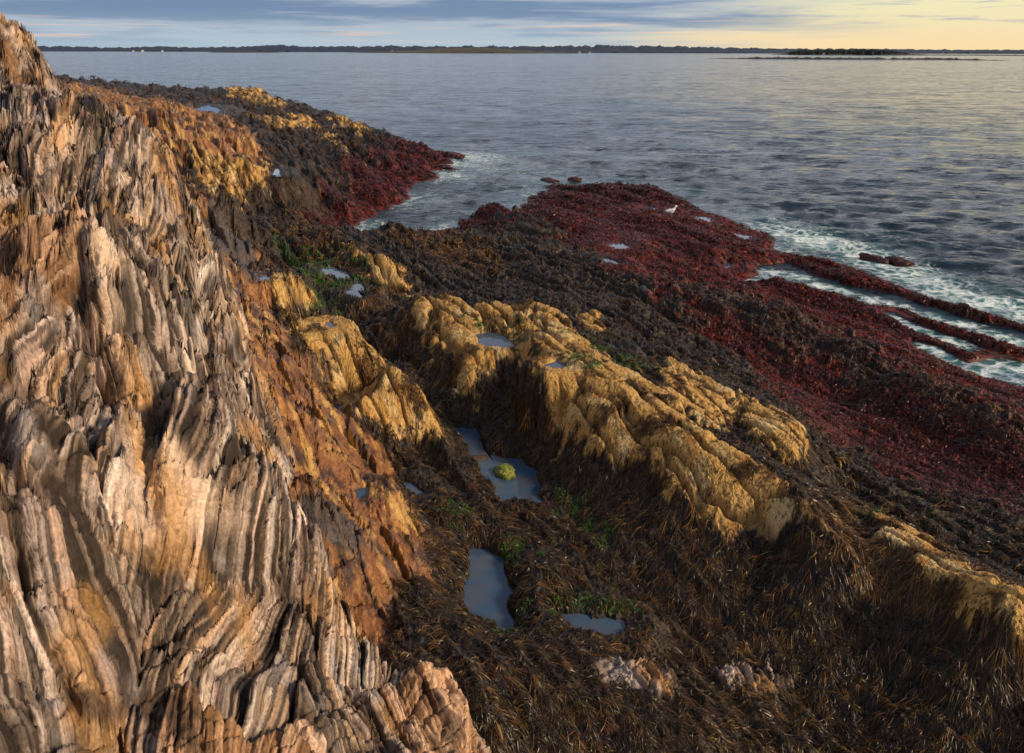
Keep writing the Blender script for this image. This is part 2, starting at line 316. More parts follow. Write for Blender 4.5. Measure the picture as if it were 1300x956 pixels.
def region(polys, soft=.012, warp=.02, seed=60, base=None):
    w = np.zeros(XX.shape, np.float32)
    for s in polys:
        q = pts(s); hx, hy, hz = hit(ZB if base is None else base, q[:, 0], q[:, 1]); P = np.stack([hx, hy], 1)
        r0 = np.median(np.hypot(hx, hy)); pad = .1 * r0
        m = (XX > P[:, 0].min() - pad) & (XX < P[:, 0].max() + pad) & (YY > P[:, 1].min() - pad) & (YY < P[:, 1].max() + pad)
        xx, yy, rr = XX[m], YY[m], RR[m]
        k = .05 * rr
        sc = .04 * r0
        wa = warp * rr
        s_ = polydist(xx + wa * fbm(xx / sc, yy / sc, seed, 4, .6), yy + wa * fbm(xx / sc, yy / sc, seed + 5, 4, .6), P)
        w[m] = np.maximum(w[m], sstep(soft * r0, -soft * r0, s_))
    return w
SLABS = [("752,848 780,842 815,845 845,856 865,872 850,890 805,885 768,868", "low tan layered rock slab in dark weed, nearer the cliff and larger"), ("905,862 935,852 975,855 1000,868 985,892 930,885", "small tan rock slab almost buried in dark weed")]
slabs = [region([q[0]], .008, .01) for q in SLABS]
for q in slabs:
    Z += .10 * q; Z += q * (.05 * (1 - 2 * np.abs(pn(AL / 1.1, CR / .11, 128))))
CLIFF = np.maximum(CLIFF, sum(slabs))
gold = [region([g[0]], .010, .014) for g in GOLD]
shore_m = 1 - CLIFF
GW = np.clip(sum(gold), 0, 1)
OW = region(ORANGE, .01, .02, 60, ZS0) * (1 - GW)
DW = region(DARK, .008, .01)
RW = region(RED, .012, .035) * (1 - GW) * (1 - .85 * region(BAND, .02, .05, 66))
GR = region(GREEN, .02, .03)
KW = region(CREST, .02, .03)
for k, g in enumerate(GOLD):       # the ledges stand proud of the weed
    Z += np.where(CLIFF > .5, 0, g[1] * gold[k] * (.15 + .8 * g[1]))
al, cr = AL, CR
# rounded domes and long cracks of the golden ledges
wv = .35 * fbm(al / 1.1, cr / 1.1, 70, 3)
f1, f2, gid, _, _ = worley(al / 2.4 + wv, cr / .34 + wv, 71)
dome = np.clip(1 - f1 * f1 * 1.3, 0, 1) ** .7
Z += GW * shore_m * (.17 * dome - .15 * np.exp(-((f2 - f1) / .07) ** 2)) * np.clip(RR / 12, .8, 2.5)
f1b, f2b, _, _, _ = worley(al / .45 + 7, cr / .2 + wv * 2, 72)
Z += GW * shore_m * (-.012 * np.exp(-((f2b - f1b) / .12) ** 2) + .014 * fbm(al / .4, cr / .2, 73, 3))
holes = sstep(.16, .05, worley(al / .55, cr / .5, 75)[0]) * sstep(.1, .5, pn(al / 1.5, cr / 1.5, 76))
Z -= GW * shore_m * .09 * holes
# faceted blocks of the rusty slope
ow = OW * shore_m
fa, fb, oid, vx, vy = worley(al / .9 + .3 * wv, cr / .45 + .3 * wv, 80)
fc, fd, oid2, vx2, vy2 = worley(al / .33, cr / .2 + wv, 81)
big = np.clip(RR / 12, .7, 1.5)
Z += ow * ((_V[oid] - .5) * .22 + vx * (_V[(oid * 3) & 4095] - .5) * .35 + vy * (_V[(oid * 5) & 4095] - .3) * .3 - .12 * np.exp(-((fb - fa) / .05) ** 2)) * big
Z += ow * ((_V[oid2] - .5) * .06 + vx2 * (_V[(oid2 * 3) & 4095] - .5) * .12 + vy2 * (_V[(oid2 * 5) & 4095] - .5) * .1)
# headland: bigger, rougher blocks
hl = sstep(24, 34, RR) * sstep(-.2, .4, Z) * (XX < 0)
Z += hl * (.35 * fbm(al / 4, cr / 1.6, 85, 4, .6) + .2 * ow * pn(al / 1.2, cr / 1., 86))
# weed: soft billows following the strike, hummocks
ww = shore_m * (1 - GW) * (1 - OW) * sstep(.02, .25, Z)
bil = 1 - np.abs(pn(al / 2.2 + .5 * wv, cr / .36 + .6 * wv, 90)) * 2
bil2 = 1 - np.abs(pn(al / .4, cr / .22 + wv, 92)) * 2
nearp = np.ones_like(Z)
Z += ww * (1 - RW) * nearp * (.10 * bil + .05 * bil2) * np.clip(RR / 12, .8, 2.2)
Z += ww * RW * nearp * (.05 * pn(al / 2, cr / .35, 94) + .035 * pn(al / .5, cr / .2, 95)) * np.clip(RR / 14, .8, 1.6)
for s, wl, kind, lab in POOLS:
    q = pts(s)
    if wl is None:
        gx_, gy_ = np.meshgrid(np.linspace(q[:, 0].min(), q[:, 0].max(), 9), np.linspace(q[:, 1].min(), q[:, 1].max(), 5))
        hx, hy, hz = hit(Z, gx_, gy_); wl = float(max(np.percentile(look(Z, hx, hy), 60), .05))
    px_, py_ = at_z(q[:, 0], q[:, 1], wl)
    P = np.stack([px_, py_], 1); c = P.mean(0); r0 = np.hypot(*c)
    if kind == 'pool' and r0 > 19: P = c + (P - c) * 1.45
    m = (np.abs(XX - c[0]) < np.ptp(P[:, 0]) + .12 * r0) & (np.abs(YY - c[1]) < np.ptp(P[:, 1]) + .12 * r0)
    xx, yy = XX[m], YY[m]
    sc = min(1., r0 * .03)
    wx = xx + sc * .15 * fbm(xx / sc, yy / sc, 31, 3); wy = yy + sc * .15 * fbm(xx / sc, yy / sc, 35, 3)
    s_ = polydist(wx, wy, P)
    wd = max(.25, .02 * r0)
    s_ = s_ - (.12 if kind == 'sea' else .01)
    ins = sstep(.25 * sc * .3, -.12 * sc, s_)
    rim = sstep(2.4, .75, s_ / wd)
    z = Z[m]
    z = z * (1 - rim) + np.maximum(np.minimum(z, wl + .05 + .6 * np.clip(s_, 0, None)), wl + .03 + .02 * np.clip(s_ / wd, 0, 1)) * rim
    z = z * (1 - ins) + (wl - .10 - .10 * np.clip(-s_ / .3, 0, 1)) * ins
    Z[m] = z
    if kind == 'pool': pools.append((P, wl, lab, wd))

print('regions', round(time.time() - T0, 1))

# ------------------------------------------------------------------ one mesh grid over the land, rows spaced by how the ground lies
NC, NR = 1330, 1060
ZSM = Z
col_az = np.concatenate([np.linspace(D(-69), D(-44), 85, endpoint=False), np.linspace(D(-44), D(43), 1160, endpoint=False), np.linspace(D(43), D(67), 85)])
ci = (col_az - AZ0) / (AZ1 - AZ0) * (NA - 1); c0 = ci.astype(int); cf = (ci - c0)[:, None]
prof = ZSM[c0] * (1 - cf) + ZSM[c0 + 1] * cf
kern = np.hanning(13); kern /= kern.sum()
pp = np.pad(prof, ((6, 6), (0, 0)), 'edge')
psm = sum(kern[i] * pp[i:i + NC] for i in range(13))
rr_ = np.exp(us)[None]
ang = np.arctan2(CZ - psm, rr_)
st = np.hypot(np.diff(ang, axis=1), .10 * np.diff(us)[None] + .0) + .00006
st = st + .00025 * (psm[:, 1:] > -.6)
st = np.where(psm[:, 1:] < -.8, .00005, st)
st = st * np.where(ang[:, 1:] > D(51), .12, 1)
cum = np.concatenate([np.zeros((NC, 1)), np.cumsum(st, 1)], 1)
cum /= cum[:, -1:]
rows = np.empty((NC, NR))
tt = np.linspace(0, 1, NR)
for k in range(NC): rows[k] = np.interp(tt, cum[k], us)
gaz = np.repeat(col_az[:, None], NR, 1); gr = np.exp(rows)
VX = gr * np.sin(gaz); VY = gr * np.cos(gaz)
def L(R): return look(R, VX, VY).astype(np.float32)
vz = L(Z); vcl = L(CLIFF); vg = L(GW); vo = L(OW); vd = L(DW); vr = L(RW); vgr = L(GR); vk = L(KW)
vgi = np.stack([L(g) for g in gold])
va, vc = ac(VX, VY)
e = .06 * np.clip(gr / 6, .7, 3)
nx = -(look(ZSM, VX + e, VY) - look(ZSM, VX - e, VY)) / (2 * e); ny = -(look(ZSM, VX, VY + e) - look(ZSM, VX, VY - e)) / (2 * e)
nl = np.sqrt(nx * nx + ny * ny + 1); N3 = np.stack([nx / nl, ny / nl, 1 / nl], -1)
print('grid', round(time.time() - T0, 1))

# --- laminated gneiss of the cliff
dsp = np.zeros(VX.shape, np.float32)
ci_ = vcl > .02
A_ = va[ci_]; C_ = vc[ci_]; Zc = vz[ci_]
warp = .27 * pn(A_ / 2.0, C_ / 1.6, 101) + .085 * pn(A_ / .8, C_ / .6, 102) + .013 * pn(A_ / .4, C_ / .3, 103) + .003 * pn(A_ / .12, C_ / .1, 104)
bs2, bl2, bc2, bh2 = blocks(A_, C_, look(ZC0, VX[ci_], VY[ci_]))
cc = C_ + warp - .16 * Zc + bs2 + .014 * pn(A_ / .6, Zc / .2, 106) + .003 * pn(C_ / .1, Zc / .05, 107)
A_ = A_ + .8 * Zc
def beds(t, ln, s):
    """broken beds of thickness t and length ln: level, cross profile, hash"""
    q = cc / t + .35 * pn(A_ / (ln * 2), C_ / (ln * 2), s + 3); i = np.floor(q); f = q - i
    o = _V[hsh(i, i * 0, s)] * 9.7
    aa = A_ / ln + o + .25 * pn(C_ / t * .5, A_ / ln, s + 5); j = np.floor(aa); g = aa - j
    h = hsh(i, j, s + 1)
    prof = 1 - (2 * f - 1) ** 4 * 1.0
    endp = np.minimum(g, 1 - g) * ln / t
    return _V[h], prof, np.clip(endp * 2.5, 0, 1), h, hsh(i, i * 0, s + 2)
b2, p2, e2, h2, l2 = beds(.13, 1.0, 120)
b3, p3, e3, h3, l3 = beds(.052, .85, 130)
b4, p4, e4, h4, l4 = beds(.020, .5, 140)
massive = sstep(.3, .7, pn(A_ / 1.1 + 5, C_ / .6, 150))
d = (b2 - .5) * .07 - .040 * (1 - p2 * e2)
d += ((b3 - .5) * .042 - .034 * (1 - p3 * e3)) * (1 - .6 * massive) + ((b4 - .5) * .018 - .014 * (1 - p4 * e4)) * (1 - .8 * massive)
w1, w2, wid, _, _ = worley(A_ / .30 + warp, C_ / .22, 151)
d += massive * (.05 * (1 - w1) - .04 * np.exp(-((w2 - w1) / .07) ** 2))
d += .010 * fbm(A_ / .12, C_ / .06, 155, 4, .65)
j1, j2, _, _, _ = worley(A_ / .55 + 3, C_ / .8, 157)
d -= .05 * np.exp(-((j2 - j1) / .035) ** 2)
amp = np.clip(gr[ci_] / 6.0, .75, 1.15)
dsp[ci_] = d * vcl[ci_] * amp
Dc = np.array([ca * .42 - 0 * sa, -sa * .42, .82]); Dc[1] -= .25; Dc /= np.linalg.norm(Dc)
w_ = vcl[..., None]; N3 = N3 * (1 - w_) + Dc * w_
# --- smaller relief of the other kinds of ground
oth = ~ci_
lv = .030 * 2 ** np.clip(np.floor(np.log2(gr / 8)), 0, 4)
vf1, vf2, vid, _, _ = worley(VX / lv, VY / lv, 160)
rgh = fbm(va / .12, vc / .07, 165, 4, .65)
rgs = fbm(VX / .05, VY / .05, 170, 3, .6)
dsp += (1 - vcl) * (vg * (.006 * rgh + .012 * (.5 - vf1) * np.clip(gr / 9, 1, 2)) + vo * (.03 * rgh + .008 * rgs) + (1 - vg) * (1 - vo) * .022 * (rgh + rgs) * np.clip(gr / 8, 1, 2.2) * sstep(.0, .15, vz))
PX = VX + N3[..., 0] * dsp; PY = VY + N3[..., 1] * dsp; PZ = vz + N3[..., 2] * dsp

# ------------------------------------------------------------------ colours of the ground (base colours, linear)
def mixc(a, b, t): return a * (1 - t[..., None]) + np.asarray(b, np.float32) * t[..., None]
COL = np.empty(VX.shape + (3,), np.float32)
# weed-covered bedrock
n1 = fbm(va / .5, vc / .25, 200, 4, .6); n2 = fbm(VX / .12, VY / .12, 204, 3, .6); n0 = fbm(va / 4, vc / 1.5, 207, 3)
COL[:] = (.030, .020, .014)
COL = mixc(COL, (.075, .045, .018), sstep(-.1, .9, n1 + .4 * n2))
COL = mixc(COL, (.050, .032, .022), sstep(.1, .6, n0) * .8)
COL = COL * .8
# golden-brown on the crests
COL = mixc(COL, (.16, .075, .018), vk * sstep(-.3, .6, n1 + .5 * n2) * .8)
# red weed
red = np.broadcast_to(np.float32((.07, .007, .005)), COL.shape)
red = mixc(red, (.17, .018, .008), sstep(-.1, .8, n1 + .6 * n2)); red = mixc(red, (.035, .010, .008), sstep(.1, .7, fbm(va / 1.2, vc / .25, 210, 3)))
COL = COL * (1 - vr[..., None]) + red * vr[..., None]
COL = mixc(COL, (.05, .13, .012), vgr * sstep(-.5, .3, n1 + .5 * n2) * .85)
# rusty slope
k1 = fbm(va / .6, vc / .3, 215, 4, .6)
orc = np.broadcast_to(np.float32((.20, .082, .030)), COL.shape)
orc = mixc(orc, (.06, .030, .020), sstep(-.1, .6, k1)); orc = mixc(orc, (.36, .17, .045), sstep(.05, .8, fbm(va / .45 + 9, vc / .16, 220, 4, .6)))
orc = mixc(orc, (.46, .27, .085), sstep(.15, .7, fbm(va / 1.4 + 3, vc / .22, 224, 3, .6)) * sstep(.3, .0, vd))
orc = mixc(orc, (.055, .050, .050), np.clip(vd * 1.1, 0, 1) * .85)
COL = COL * (1 - vo[..., None]) + orc * vo[..., None]
# barnacles
gc = np.broadcast_to(np.float32((.54, .32, .100)), COL.shape)
gc = mixc(gc, (.60, .44, .21), sstep(.0, .8, fbm(va / .7, vc / .4, 230, 3)))
gc = mixc(gc, (.34, .17, .045), sstep(.1, .8, fbm(va / .35, vc / .2, 233, 4, .6)))
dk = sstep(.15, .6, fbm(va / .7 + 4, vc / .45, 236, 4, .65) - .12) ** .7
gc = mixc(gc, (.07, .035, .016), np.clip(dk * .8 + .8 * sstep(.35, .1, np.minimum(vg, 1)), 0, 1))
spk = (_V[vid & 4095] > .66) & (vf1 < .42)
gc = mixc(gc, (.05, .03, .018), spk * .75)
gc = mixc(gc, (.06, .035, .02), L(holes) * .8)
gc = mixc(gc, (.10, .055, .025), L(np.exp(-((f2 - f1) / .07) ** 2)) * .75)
vgs = sstep(.3, .7, vg + .35 * n2 * (vg > .05) * (vg < .98))
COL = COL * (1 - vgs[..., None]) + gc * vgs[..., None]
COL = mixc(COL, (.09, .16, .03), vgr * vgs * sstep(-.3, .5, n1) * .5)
# cliff
pal = np.array([(.56, .43, .36), (.56, .38, .31), (.42, .29, .20), (.35, .29, .27), (.44, .26, .13), (.16, .105, .075), (.60, .52, .44), (.30, .19, .12), (.24, .17, .13), (.54, .43, .35)], np.float32)
cl = pal[(h2 * 7 + 1) % 10] * .28 + pal[(l3 * 3) % 10] * .38 + pal[l4 % 10] * .34
dkl = np.clip(sstep(.34, .12, b3) * .6 + sstep(.3, .1, b4) * .3 + .45 * sstep(.35, .0, b2) + .7 * (_V[l4] < .22) + .5 * (_V[l3] < .16), 0, .94)   # recessed beds and some random layers get a darker colour
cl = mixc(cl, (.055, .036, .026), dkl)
cl = mixc(cl, (.58, .42, .30), massive * .75)
cl = mixc(cl, (.46, .24, .075), sstep(.15, .7, fbm(A_ / 1.2 + 2, C_ / .5, 240, 3)) * .6)
cl = mixc(cl, (.42, .20, .07), (_V[(bh2 * 9 + 4) & 4095] < .22) * .5)
cl = mixc(cl, (.36, .33, .33), sstep(.25, .7, fbm(A_ / .9 + 12, C_ / .3, 244, 3)) * .45)
cl = mixc(cl, (.06, .038, .028), sstep(.30, .85, fbm(A_ / .8 + 22, C_ / .35, 248, 4, .6)) * .65)
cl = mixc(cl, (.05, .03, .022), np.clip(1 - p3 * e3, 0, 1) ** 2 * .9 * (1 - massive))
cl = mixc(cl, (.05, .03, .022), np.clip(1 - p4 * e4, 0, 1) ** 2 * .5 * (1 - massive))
lum = cl.mean(-1, keepdims=True); cl = np.clip(cl * np.clip(lum / .25, .05, 2) ** .5, .012, .78)
cl = cl * (1 + .25 * fbm(A_ / .05, C_ / .02, 250, 3)[..., None])
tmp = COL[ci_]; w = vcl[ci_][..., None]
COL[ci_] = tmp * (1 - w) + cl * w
COL = np.clip(COL, .004, .9)
print('colour', round(time.time() - T0, 1))

# ------------------------------------------------------------------ materials
def new_mat(name):
    m = bpy.data.materials.new(name); m.use_nodes = True
    nt = m.node_tree; b = nt.nodes['Principled BSDF']
    return m, nt, b
def nd(nt, t, **kw):
    n = nt.nodes.new(t)
    for k, v in kw.items():
        if k in n.inputs: n.inputs[k].default_value = v
        else: setattr(n, k, v)
    return n
def ground_mat(name, scale, bump, rough, dist=.01, kind='noise', spec=.4, contrast=.35):
    m, nt, b = new_mat(name); lk = nt.links.new
    at = nd(nt, 'ShaderNodeAttribute', attribute_name='Col')
    tc = nd(nt, 'ShaderNodeTexCoord')
    n1 = nd(nt, 'ShaderNodeTexNoise', Scale=scale, Detail=8., Roughness=.65)
    lk(tc.outputs['Object'], n1.inputs['Vector'])
    mr = nd(nt, 'ShaderNodeMapRange'); mr.inputs['From Min'].default_value = .3; mr.inputs['From Max'].default_value = .7
    mr.inputs['To Min'].default_value = 1 - contrast; mr.inputs['To Max'].default_value = 1 + contrast
    lk(n1.outputs['Fac'], mr.inputs['Value'])
    mx = nd(nt, 'ShaderNodeVectorMath', operation='SCALE')
    lk(at.outputs['Color'], mx.inputs[0]); lk(mr.outputs[0], mx.inputs['Scale'])
    lk(mx.outputs[0], b.inputs['Base Color'])
    h = n1.outputs['Fac']
    if kind == 'barnacle':
        v = nd(nt, 'ShaderNodeTexVoronoi', Scale=70.)
        lk(tc.outputs['Object'], v.inputs['Vector'])
        a = nd(nt, 'ShaderNodeMath', operation='SUBTRACT'); lk(n1.outputs['Fac'], a.inputs[0]); lk(v.outputs['Distance'], a.inputs[1]); h = a.outputs[0]
    bp = nd(nt, 'ShaderNodeBump', Strength=bump, Distance=dist)
    lk(h, bp.inputs['Height']); lk(bp.outputs[0], b.inputs['Normal'])
    b.inputs['Roughness'].default_value = rough
    b.inputs['Specular IOR Level'].default_value = spec
    return m
M_cliff = ground_mat('layered gneiss', 45, .6, .75, .01, spec=.3)
M_rust = ground_mat('rusty rock', 25, .6, .55, .012)
M_gold = ground_mat('barnacles', 60, .8, .8, .012, 'barnacle', spec=.25, contrast=.4)
M_weedbed = ground_mat('weedy bedrock', 30, .9, .6, .02, spec=.4)
M_boul = ground_mat('algae stone', 30, .8, .6, .02)

# ------------------------------------------------------------------ objects from the land grid
COLL = bpy.context.scene.collection
def mesh_np(name, co, quads, mat, col=None, smooth=True, tri=False):
    me = bpy.data.meshes.new(name)
    n = quads.shape[1]
    me.vertices.add(len(co)); me.vertices.foreach_set('co', np.ascontiguousarray(co, np.float32).ravel())
    me.loops.add(quads.size); me.loops.foreach_set('vertex_index', np.ascontiguousarray(quads, np.int32).ravel())
    me.polygons.add(len(quads)); me.polygons.foreach_set('loop_start', np.arange(0, quads.size, n, dtype=np.int32))
    me.polygons.foreach_set('loop_total', np.full(len(quads), n, np.int32)) if hasattr(me.polygons[0], 'loop_total') and False else None
    if smooth: me.polygons.foreach_set('use_smooth', np.ones(len(quads), bool))
    if col is not None:
        a = me.attributes.new('Col', 'FLOAT_COLOR', 'POINT')
        c4 = np.ones((len(co), 4), np.float32); c4[:, :3] = col
        a.data.foreach_set('color', c4.ravel())
    me.update(calc_edges=True)
    if mat: me.materials.append(mat)
    return me
def link(name, me, parent=None, **pr):
    o = bpy.data.objects.new(name, me); COLL.objects.link(o)
    if parent: o.parent = parent
    for k, v in pr.items(): o[k] = v
    return o

idx = np.arange(NC * NR).reshape(NC, NR)
Q = np.stack([idx[:-1, :-1], idx[1:, :-1], idx[1:, 1:], idx[:-1, 1:]], -1).reshape(-1, 4)
flatZ = PZ.ravel()
keep = flatZ[Q].max(1) > -.9
Q = Q[keep]
lab = np.zeros(NC * NR, np.int32)                    # 0 shore
lab[(vo.ravel() > .5)] = 1
lab[(vr.ravel() > .5)] = 2
for k in range(len(GOLD)): lab[vgi[k].ravel() > .5] = 10 + k
hd = (gr.ravel() > 33) & (VX.ravel() < -.05 * VY.ravel() - 1) & (lab < 3); lab[hd] = 3
lab[vcl.ravel() > .5] = 5
for k in range(len(SLABS)): lab[(L(slabs[k]).ravel() > .5)] = 6 + k
QL = lab[Q[:, 0]]
def one_piece(k, other):
    """keep the largest connected patch of faces under label k"""
    f = np.flatnonzero(QL == k)
    if not len(f): return
    left = {int(v): int(n) for v, n in zip(Q[f, 0], f)}
    best = []
    while left:
        v0, n0 = left.popitem(); comp = [n0]; st = [v0]
        while st:
            v = st.pop()
            for w in (v + 1, v - 1, v + NR, v - NR):
                if w in left: comp.append(left.pop(w)); st.append(w)
        if len(comp) > len(best): QL[best] = other; best = comp
        else: QL[comp] = other
for k in range(len(GOLD)): one_piece(10 + k, 1 if k == 9 else 0)
for k in range(len(SLABS)): one_piece(6 + k, 0)
co_all = np.stack([PX, PY, PZ], -1).reshape(-1, 3); col_all = COL.reshape(-1, 3)
def cut(name, k, mat, **pr):
    q = Q[QL == k]
    if not len(q): print('EMPTY', name, k); return
    u, inv = np.unique(q, return_inverse=True)
    me = mesh_np(name, co_all[u], inv.reshape(-1, 4), mat, col_all[u])
    return link(name, me, **pr)
cut('rocky_shore', 0, M_weedbed, kind='structure', label='dark bedrock ridges thick with brown rockweed', category='shore')
cut('red_weed_shelf', 2, M_weedbed, kind='structure', label='low rock shelf stained dark red by seaweed at the water', category='rock shelf')
cut('headland', 3, M_weedbed, kind='structure', label='far weed covered headland reaching out into the sea', category='headland')
cut('rusty_rock_slope', 1, M_rust, kind='structure', label='rusty brown and orange fractured rock slope beside the cliff', category='rock slope')
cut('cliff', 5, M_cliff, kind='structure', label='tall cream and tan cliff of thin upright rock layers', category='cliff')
for k, g in enumerate(SLABS): cut('rock_slab', 6 + k, M_cliff, label=g[1], category='rock slab', group='low rock slabs in the weed')
for k, g in enumerate(GOLD):
    cut('barnacled_ledge', 10 + k, M_gold, label=g[2], category='rock ledge', group='golden rock ledges rising from the seaweed')
print('meshes', round(time.time() - T0, 1))

# ------------------------------------------------------------------ seaweed: tufts of blades combed down the slopes
def strand_mat(name, rough=.5):
    m, nt, b = new_mat(name)
    at = nd(nt, 'ShaderNodeAttribute', attribute_name='Col'); nt.links.new(at.outputs['Color'], b.inputs['Base Color'])
    b.inputs['Roughness'].default_value = rough; b.inputs['Specular IOR Level'].default_value = .28
    return m
M_str = strand_mat('wet weed', .36)
ZF = Z
zf_s = Z.copy()
k5 = np.hanning(15); k5 /= k5.sum()
for ax in (0, 1): zf_s = sum(k5[i] * np.roll(zf_s, i - 7, ax) for i in range(15))
def strands(name, prob, ntuft, nper, L0, Lr, w0, wr, colfun, lift=.35, fan=.5, flowk=1., segs=3, along=0., **pr):
    p = prob.ravel().astype(np.float64).copy(); p[flatZ < .03] = 0; p /= p.sum()
    c = np.searchsorted(np.cumsum(p), RNG.random(ntuft)); c = np.clip(c, 0, NC * NR - 1)
    bx, by = VX.ravel()[c] , VY.ravel()[c]
    r = np.hypot(bx, by)
    bx = bx + RNG.normal(0, .0012, ntuft) * r; by = by + RNG.normal(0, .003, ntuft) * r
    e = .05 + .008 * r
    gx = -(look(zf_s, bx + e, by) - look(zf_s, bx - e, by)) / (2 * e); gy = -(look(zf_s, bx, by + e) - look(zf_s, bx, by - e)) / (2 * e)
    nzx = pn(bx / .5, by / .5, 301) * .35; nzy = pn(bx / .5, by / .5, 302) * .35
    a = np.arctan2(gy * flowk + nzy - .10, gx * flowk + nzx + .05)
    if along: a = np.where(RNG.random(ntuft) < along, D(120) + RNG.normal(0, .25, ntuft), a)
    tl = RNG.uniform(.6, 1.3, ntuft)
    tlift = RNG.uniform(.3, 2.2, ntuft)
    tcol = colfun(bx, by, r, ntuft)
    rep = lambda v: np.repeat(v, nper)
    n = ntuft * nper
    ang = rep(a) + RNG.normal(0, fan, n)
    r_ = rep(r)
    Ls = np.maximum(L0, Lr * r_) * rep(tl) * RNG.uniform(.6, 1.25, n)
    wd = np.maximum(w0, wr * r_) * RNG.uniform(.6, 1.4, n)
    sx = rep(bx) + RNG.normal(0, .12, n) * Ls; sy = rep(by) + RNG.normal(0, .12, n) * Ls
    curl = RNG.normal(0, .8, n)
    co = np.empty((n, segs + 1, 2, 3))
    x, y = sx, sy; lf = RNG.uniform(.5, 1.3, n) * rep(tlift) * lift * Ls * .5
    for k in range(segs + 1):
        t = k / segs
        if k: x = x + np.cos(ang + curl * t) * Ls / segs; y = y + np.sin(ang + curl * t) * Ls / segs
        z = look(ZF, x, y) + lf * math.sin(math.pi * min(1, .18 + t * .8)) + .006
        ww_ = wd * (1 - .75 * t) * .5
        px_, py_ = -np.sin(ang), np.cos(ang)
        tilt = RNG.normal(0, .5, n) * ww_ if k == 0 else tilt
        co[:, k, 0] = np.stack([x - px_ * ww_, y - py_ * ww_, z - tilt * (1 - t)], -1)
        co[:, k, 1] = np.stack([x + px_ * ww_, y + py_ * ww_, z + tilt * (1 - t)], -1)
    base = (np.arange(n) * (segs + 1) * 2)[:, None]
    q = np.concatenate([base + np.array([2 * k, 2 * k + 1, 2 * k + 3, 2 * k + 2]) for k in range(segs)], 1).reshape(-1, 4)
    c3 = np.repeat(tcol, nper, 0) * RNG.uniform(.55, 1.55, (n, 1))
    c3 = np.clip(np.repeat(c3, (segs + 1) * 2, 0), .003, .8)
    me = mesh_np(name, co.reshape(-1, 3), q, M_str, c3)
    return link(name, me, kind='stuff', **pr)

def pick(cols, prob, n):
    return np.array(cols, float)[RNG.choice(len(cols), n, p=np.array(prob) / sum(prob))]
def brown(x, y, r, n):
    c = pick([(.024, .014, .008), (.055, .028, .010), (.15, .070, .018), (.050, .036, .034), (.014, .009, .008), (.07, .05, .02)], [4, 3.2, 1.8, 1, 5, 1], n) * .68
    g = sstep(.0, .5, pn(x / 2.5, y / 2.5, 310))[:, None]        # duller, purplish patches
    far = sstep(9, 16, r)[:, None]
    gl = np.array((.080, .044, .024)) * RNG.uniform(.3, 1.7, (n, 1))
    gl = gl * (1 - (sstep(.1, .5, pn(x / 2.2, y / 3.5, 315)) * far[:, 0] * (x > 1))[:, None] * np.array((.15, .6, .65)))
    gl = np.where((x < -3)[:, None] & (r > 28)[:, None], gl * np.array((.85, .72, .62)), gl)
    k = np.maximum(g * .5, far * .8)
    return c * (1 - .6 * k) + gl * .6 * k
def golden(x, y, r, n):
    return pick([(.14, .065, .016), (.09, .038, .012), (.24, .12, .03), (.05, .025, .012), (.09, .065, .018)], [3, 3, .7, 3, 1], n)
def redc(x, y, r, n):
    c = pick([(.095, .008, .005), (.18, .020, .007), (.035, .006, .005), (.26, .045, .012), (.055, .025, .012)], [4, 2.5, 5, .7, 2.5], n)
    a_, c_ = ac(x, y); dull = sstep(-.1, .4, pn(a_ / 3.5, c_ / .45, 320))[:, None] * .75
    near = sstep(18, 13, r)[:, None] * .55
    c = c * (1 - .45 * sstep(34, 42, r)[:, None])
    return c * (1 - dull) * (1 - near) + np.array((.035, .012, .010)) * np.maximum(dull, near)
def greenc(x, y, r, n):
    return pick([(.045, .10, .012), (.025, .06, .01), (.09, .14, .02)], [3, 3, 1], n)
water_near = np.zeros_like(vz)
wet = np.ones_like(vz)
for P, wl, _, wd in pools:
    c = P.mean(0); rad = np.hypot(*(P - c).T).max() + .3
    m = np.hypot(VX - c[0], VY - c[1]) < rad
    wet[m] = np.where(vz[m] < wl + .04, 0, wet[m])
land = (vz > .04) * wet * (1 - vcl) * (vcl < .3)
inside = (np.abs(gaz) < D(64)) * (1 + 4. * (np.abs(gaz) > D(43.5))) * (gr > 2.5)
fr = sstep(-.1, .35, n1 * .5 + n0 * .3 + .35)
edgeg = (vgs > .2) * (vgs < .8) * .8
pw = land * inside * (np.clip(1 - vgs - vo, 0, 1) * (1 - .95 * vr) + .25 * edgeg + .05 * vo * (gr > 9) * sstep(.2, .6, fbm(va / 1.5, vc / 1.0, 260, 2)))
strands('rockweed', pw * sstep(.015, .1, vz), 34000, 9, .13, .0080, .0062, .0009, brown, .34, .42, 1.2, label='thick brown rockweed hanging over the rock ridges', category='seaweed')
def wrack(x, y, r, n):
    return pick([(.030, .022, .008), (.060, .036, .010), (.016, .011, .007), (.10, .060, .014), (.030, .014, .012)], [4, 3, 4, 1, 2], n)
strands('bladder_wrack', pw * sstep(.015, .1, vz) * (gr < 18), 9000, 7, .085, .006, .013, .0014, wrack, .5, .8, .9, 3, label='flat olive brown fronds lying over the near weedy rocks', category='seaweed')
strands('golden_rockweed', land * inside * (vk * .8 * (1 - vgs) + .03 * (1 - vgs - vo).clip(0, 1) * (1 - vr) * (gr < 16)), 7000, 8, .14, .009, .0045, .0009, golden, .4, .4, 1.2, label='golden brown weed growing along the lit crests', category='seaweed')
strands('red_seaweed', land * inside * vr * (1 - vgs), 30000, 8, .06, .0042, .005, .0008, redc, .5, .5, .8, 2, .7, label='short dark red seaweed matted over the low outer rocks', category='seaweed')
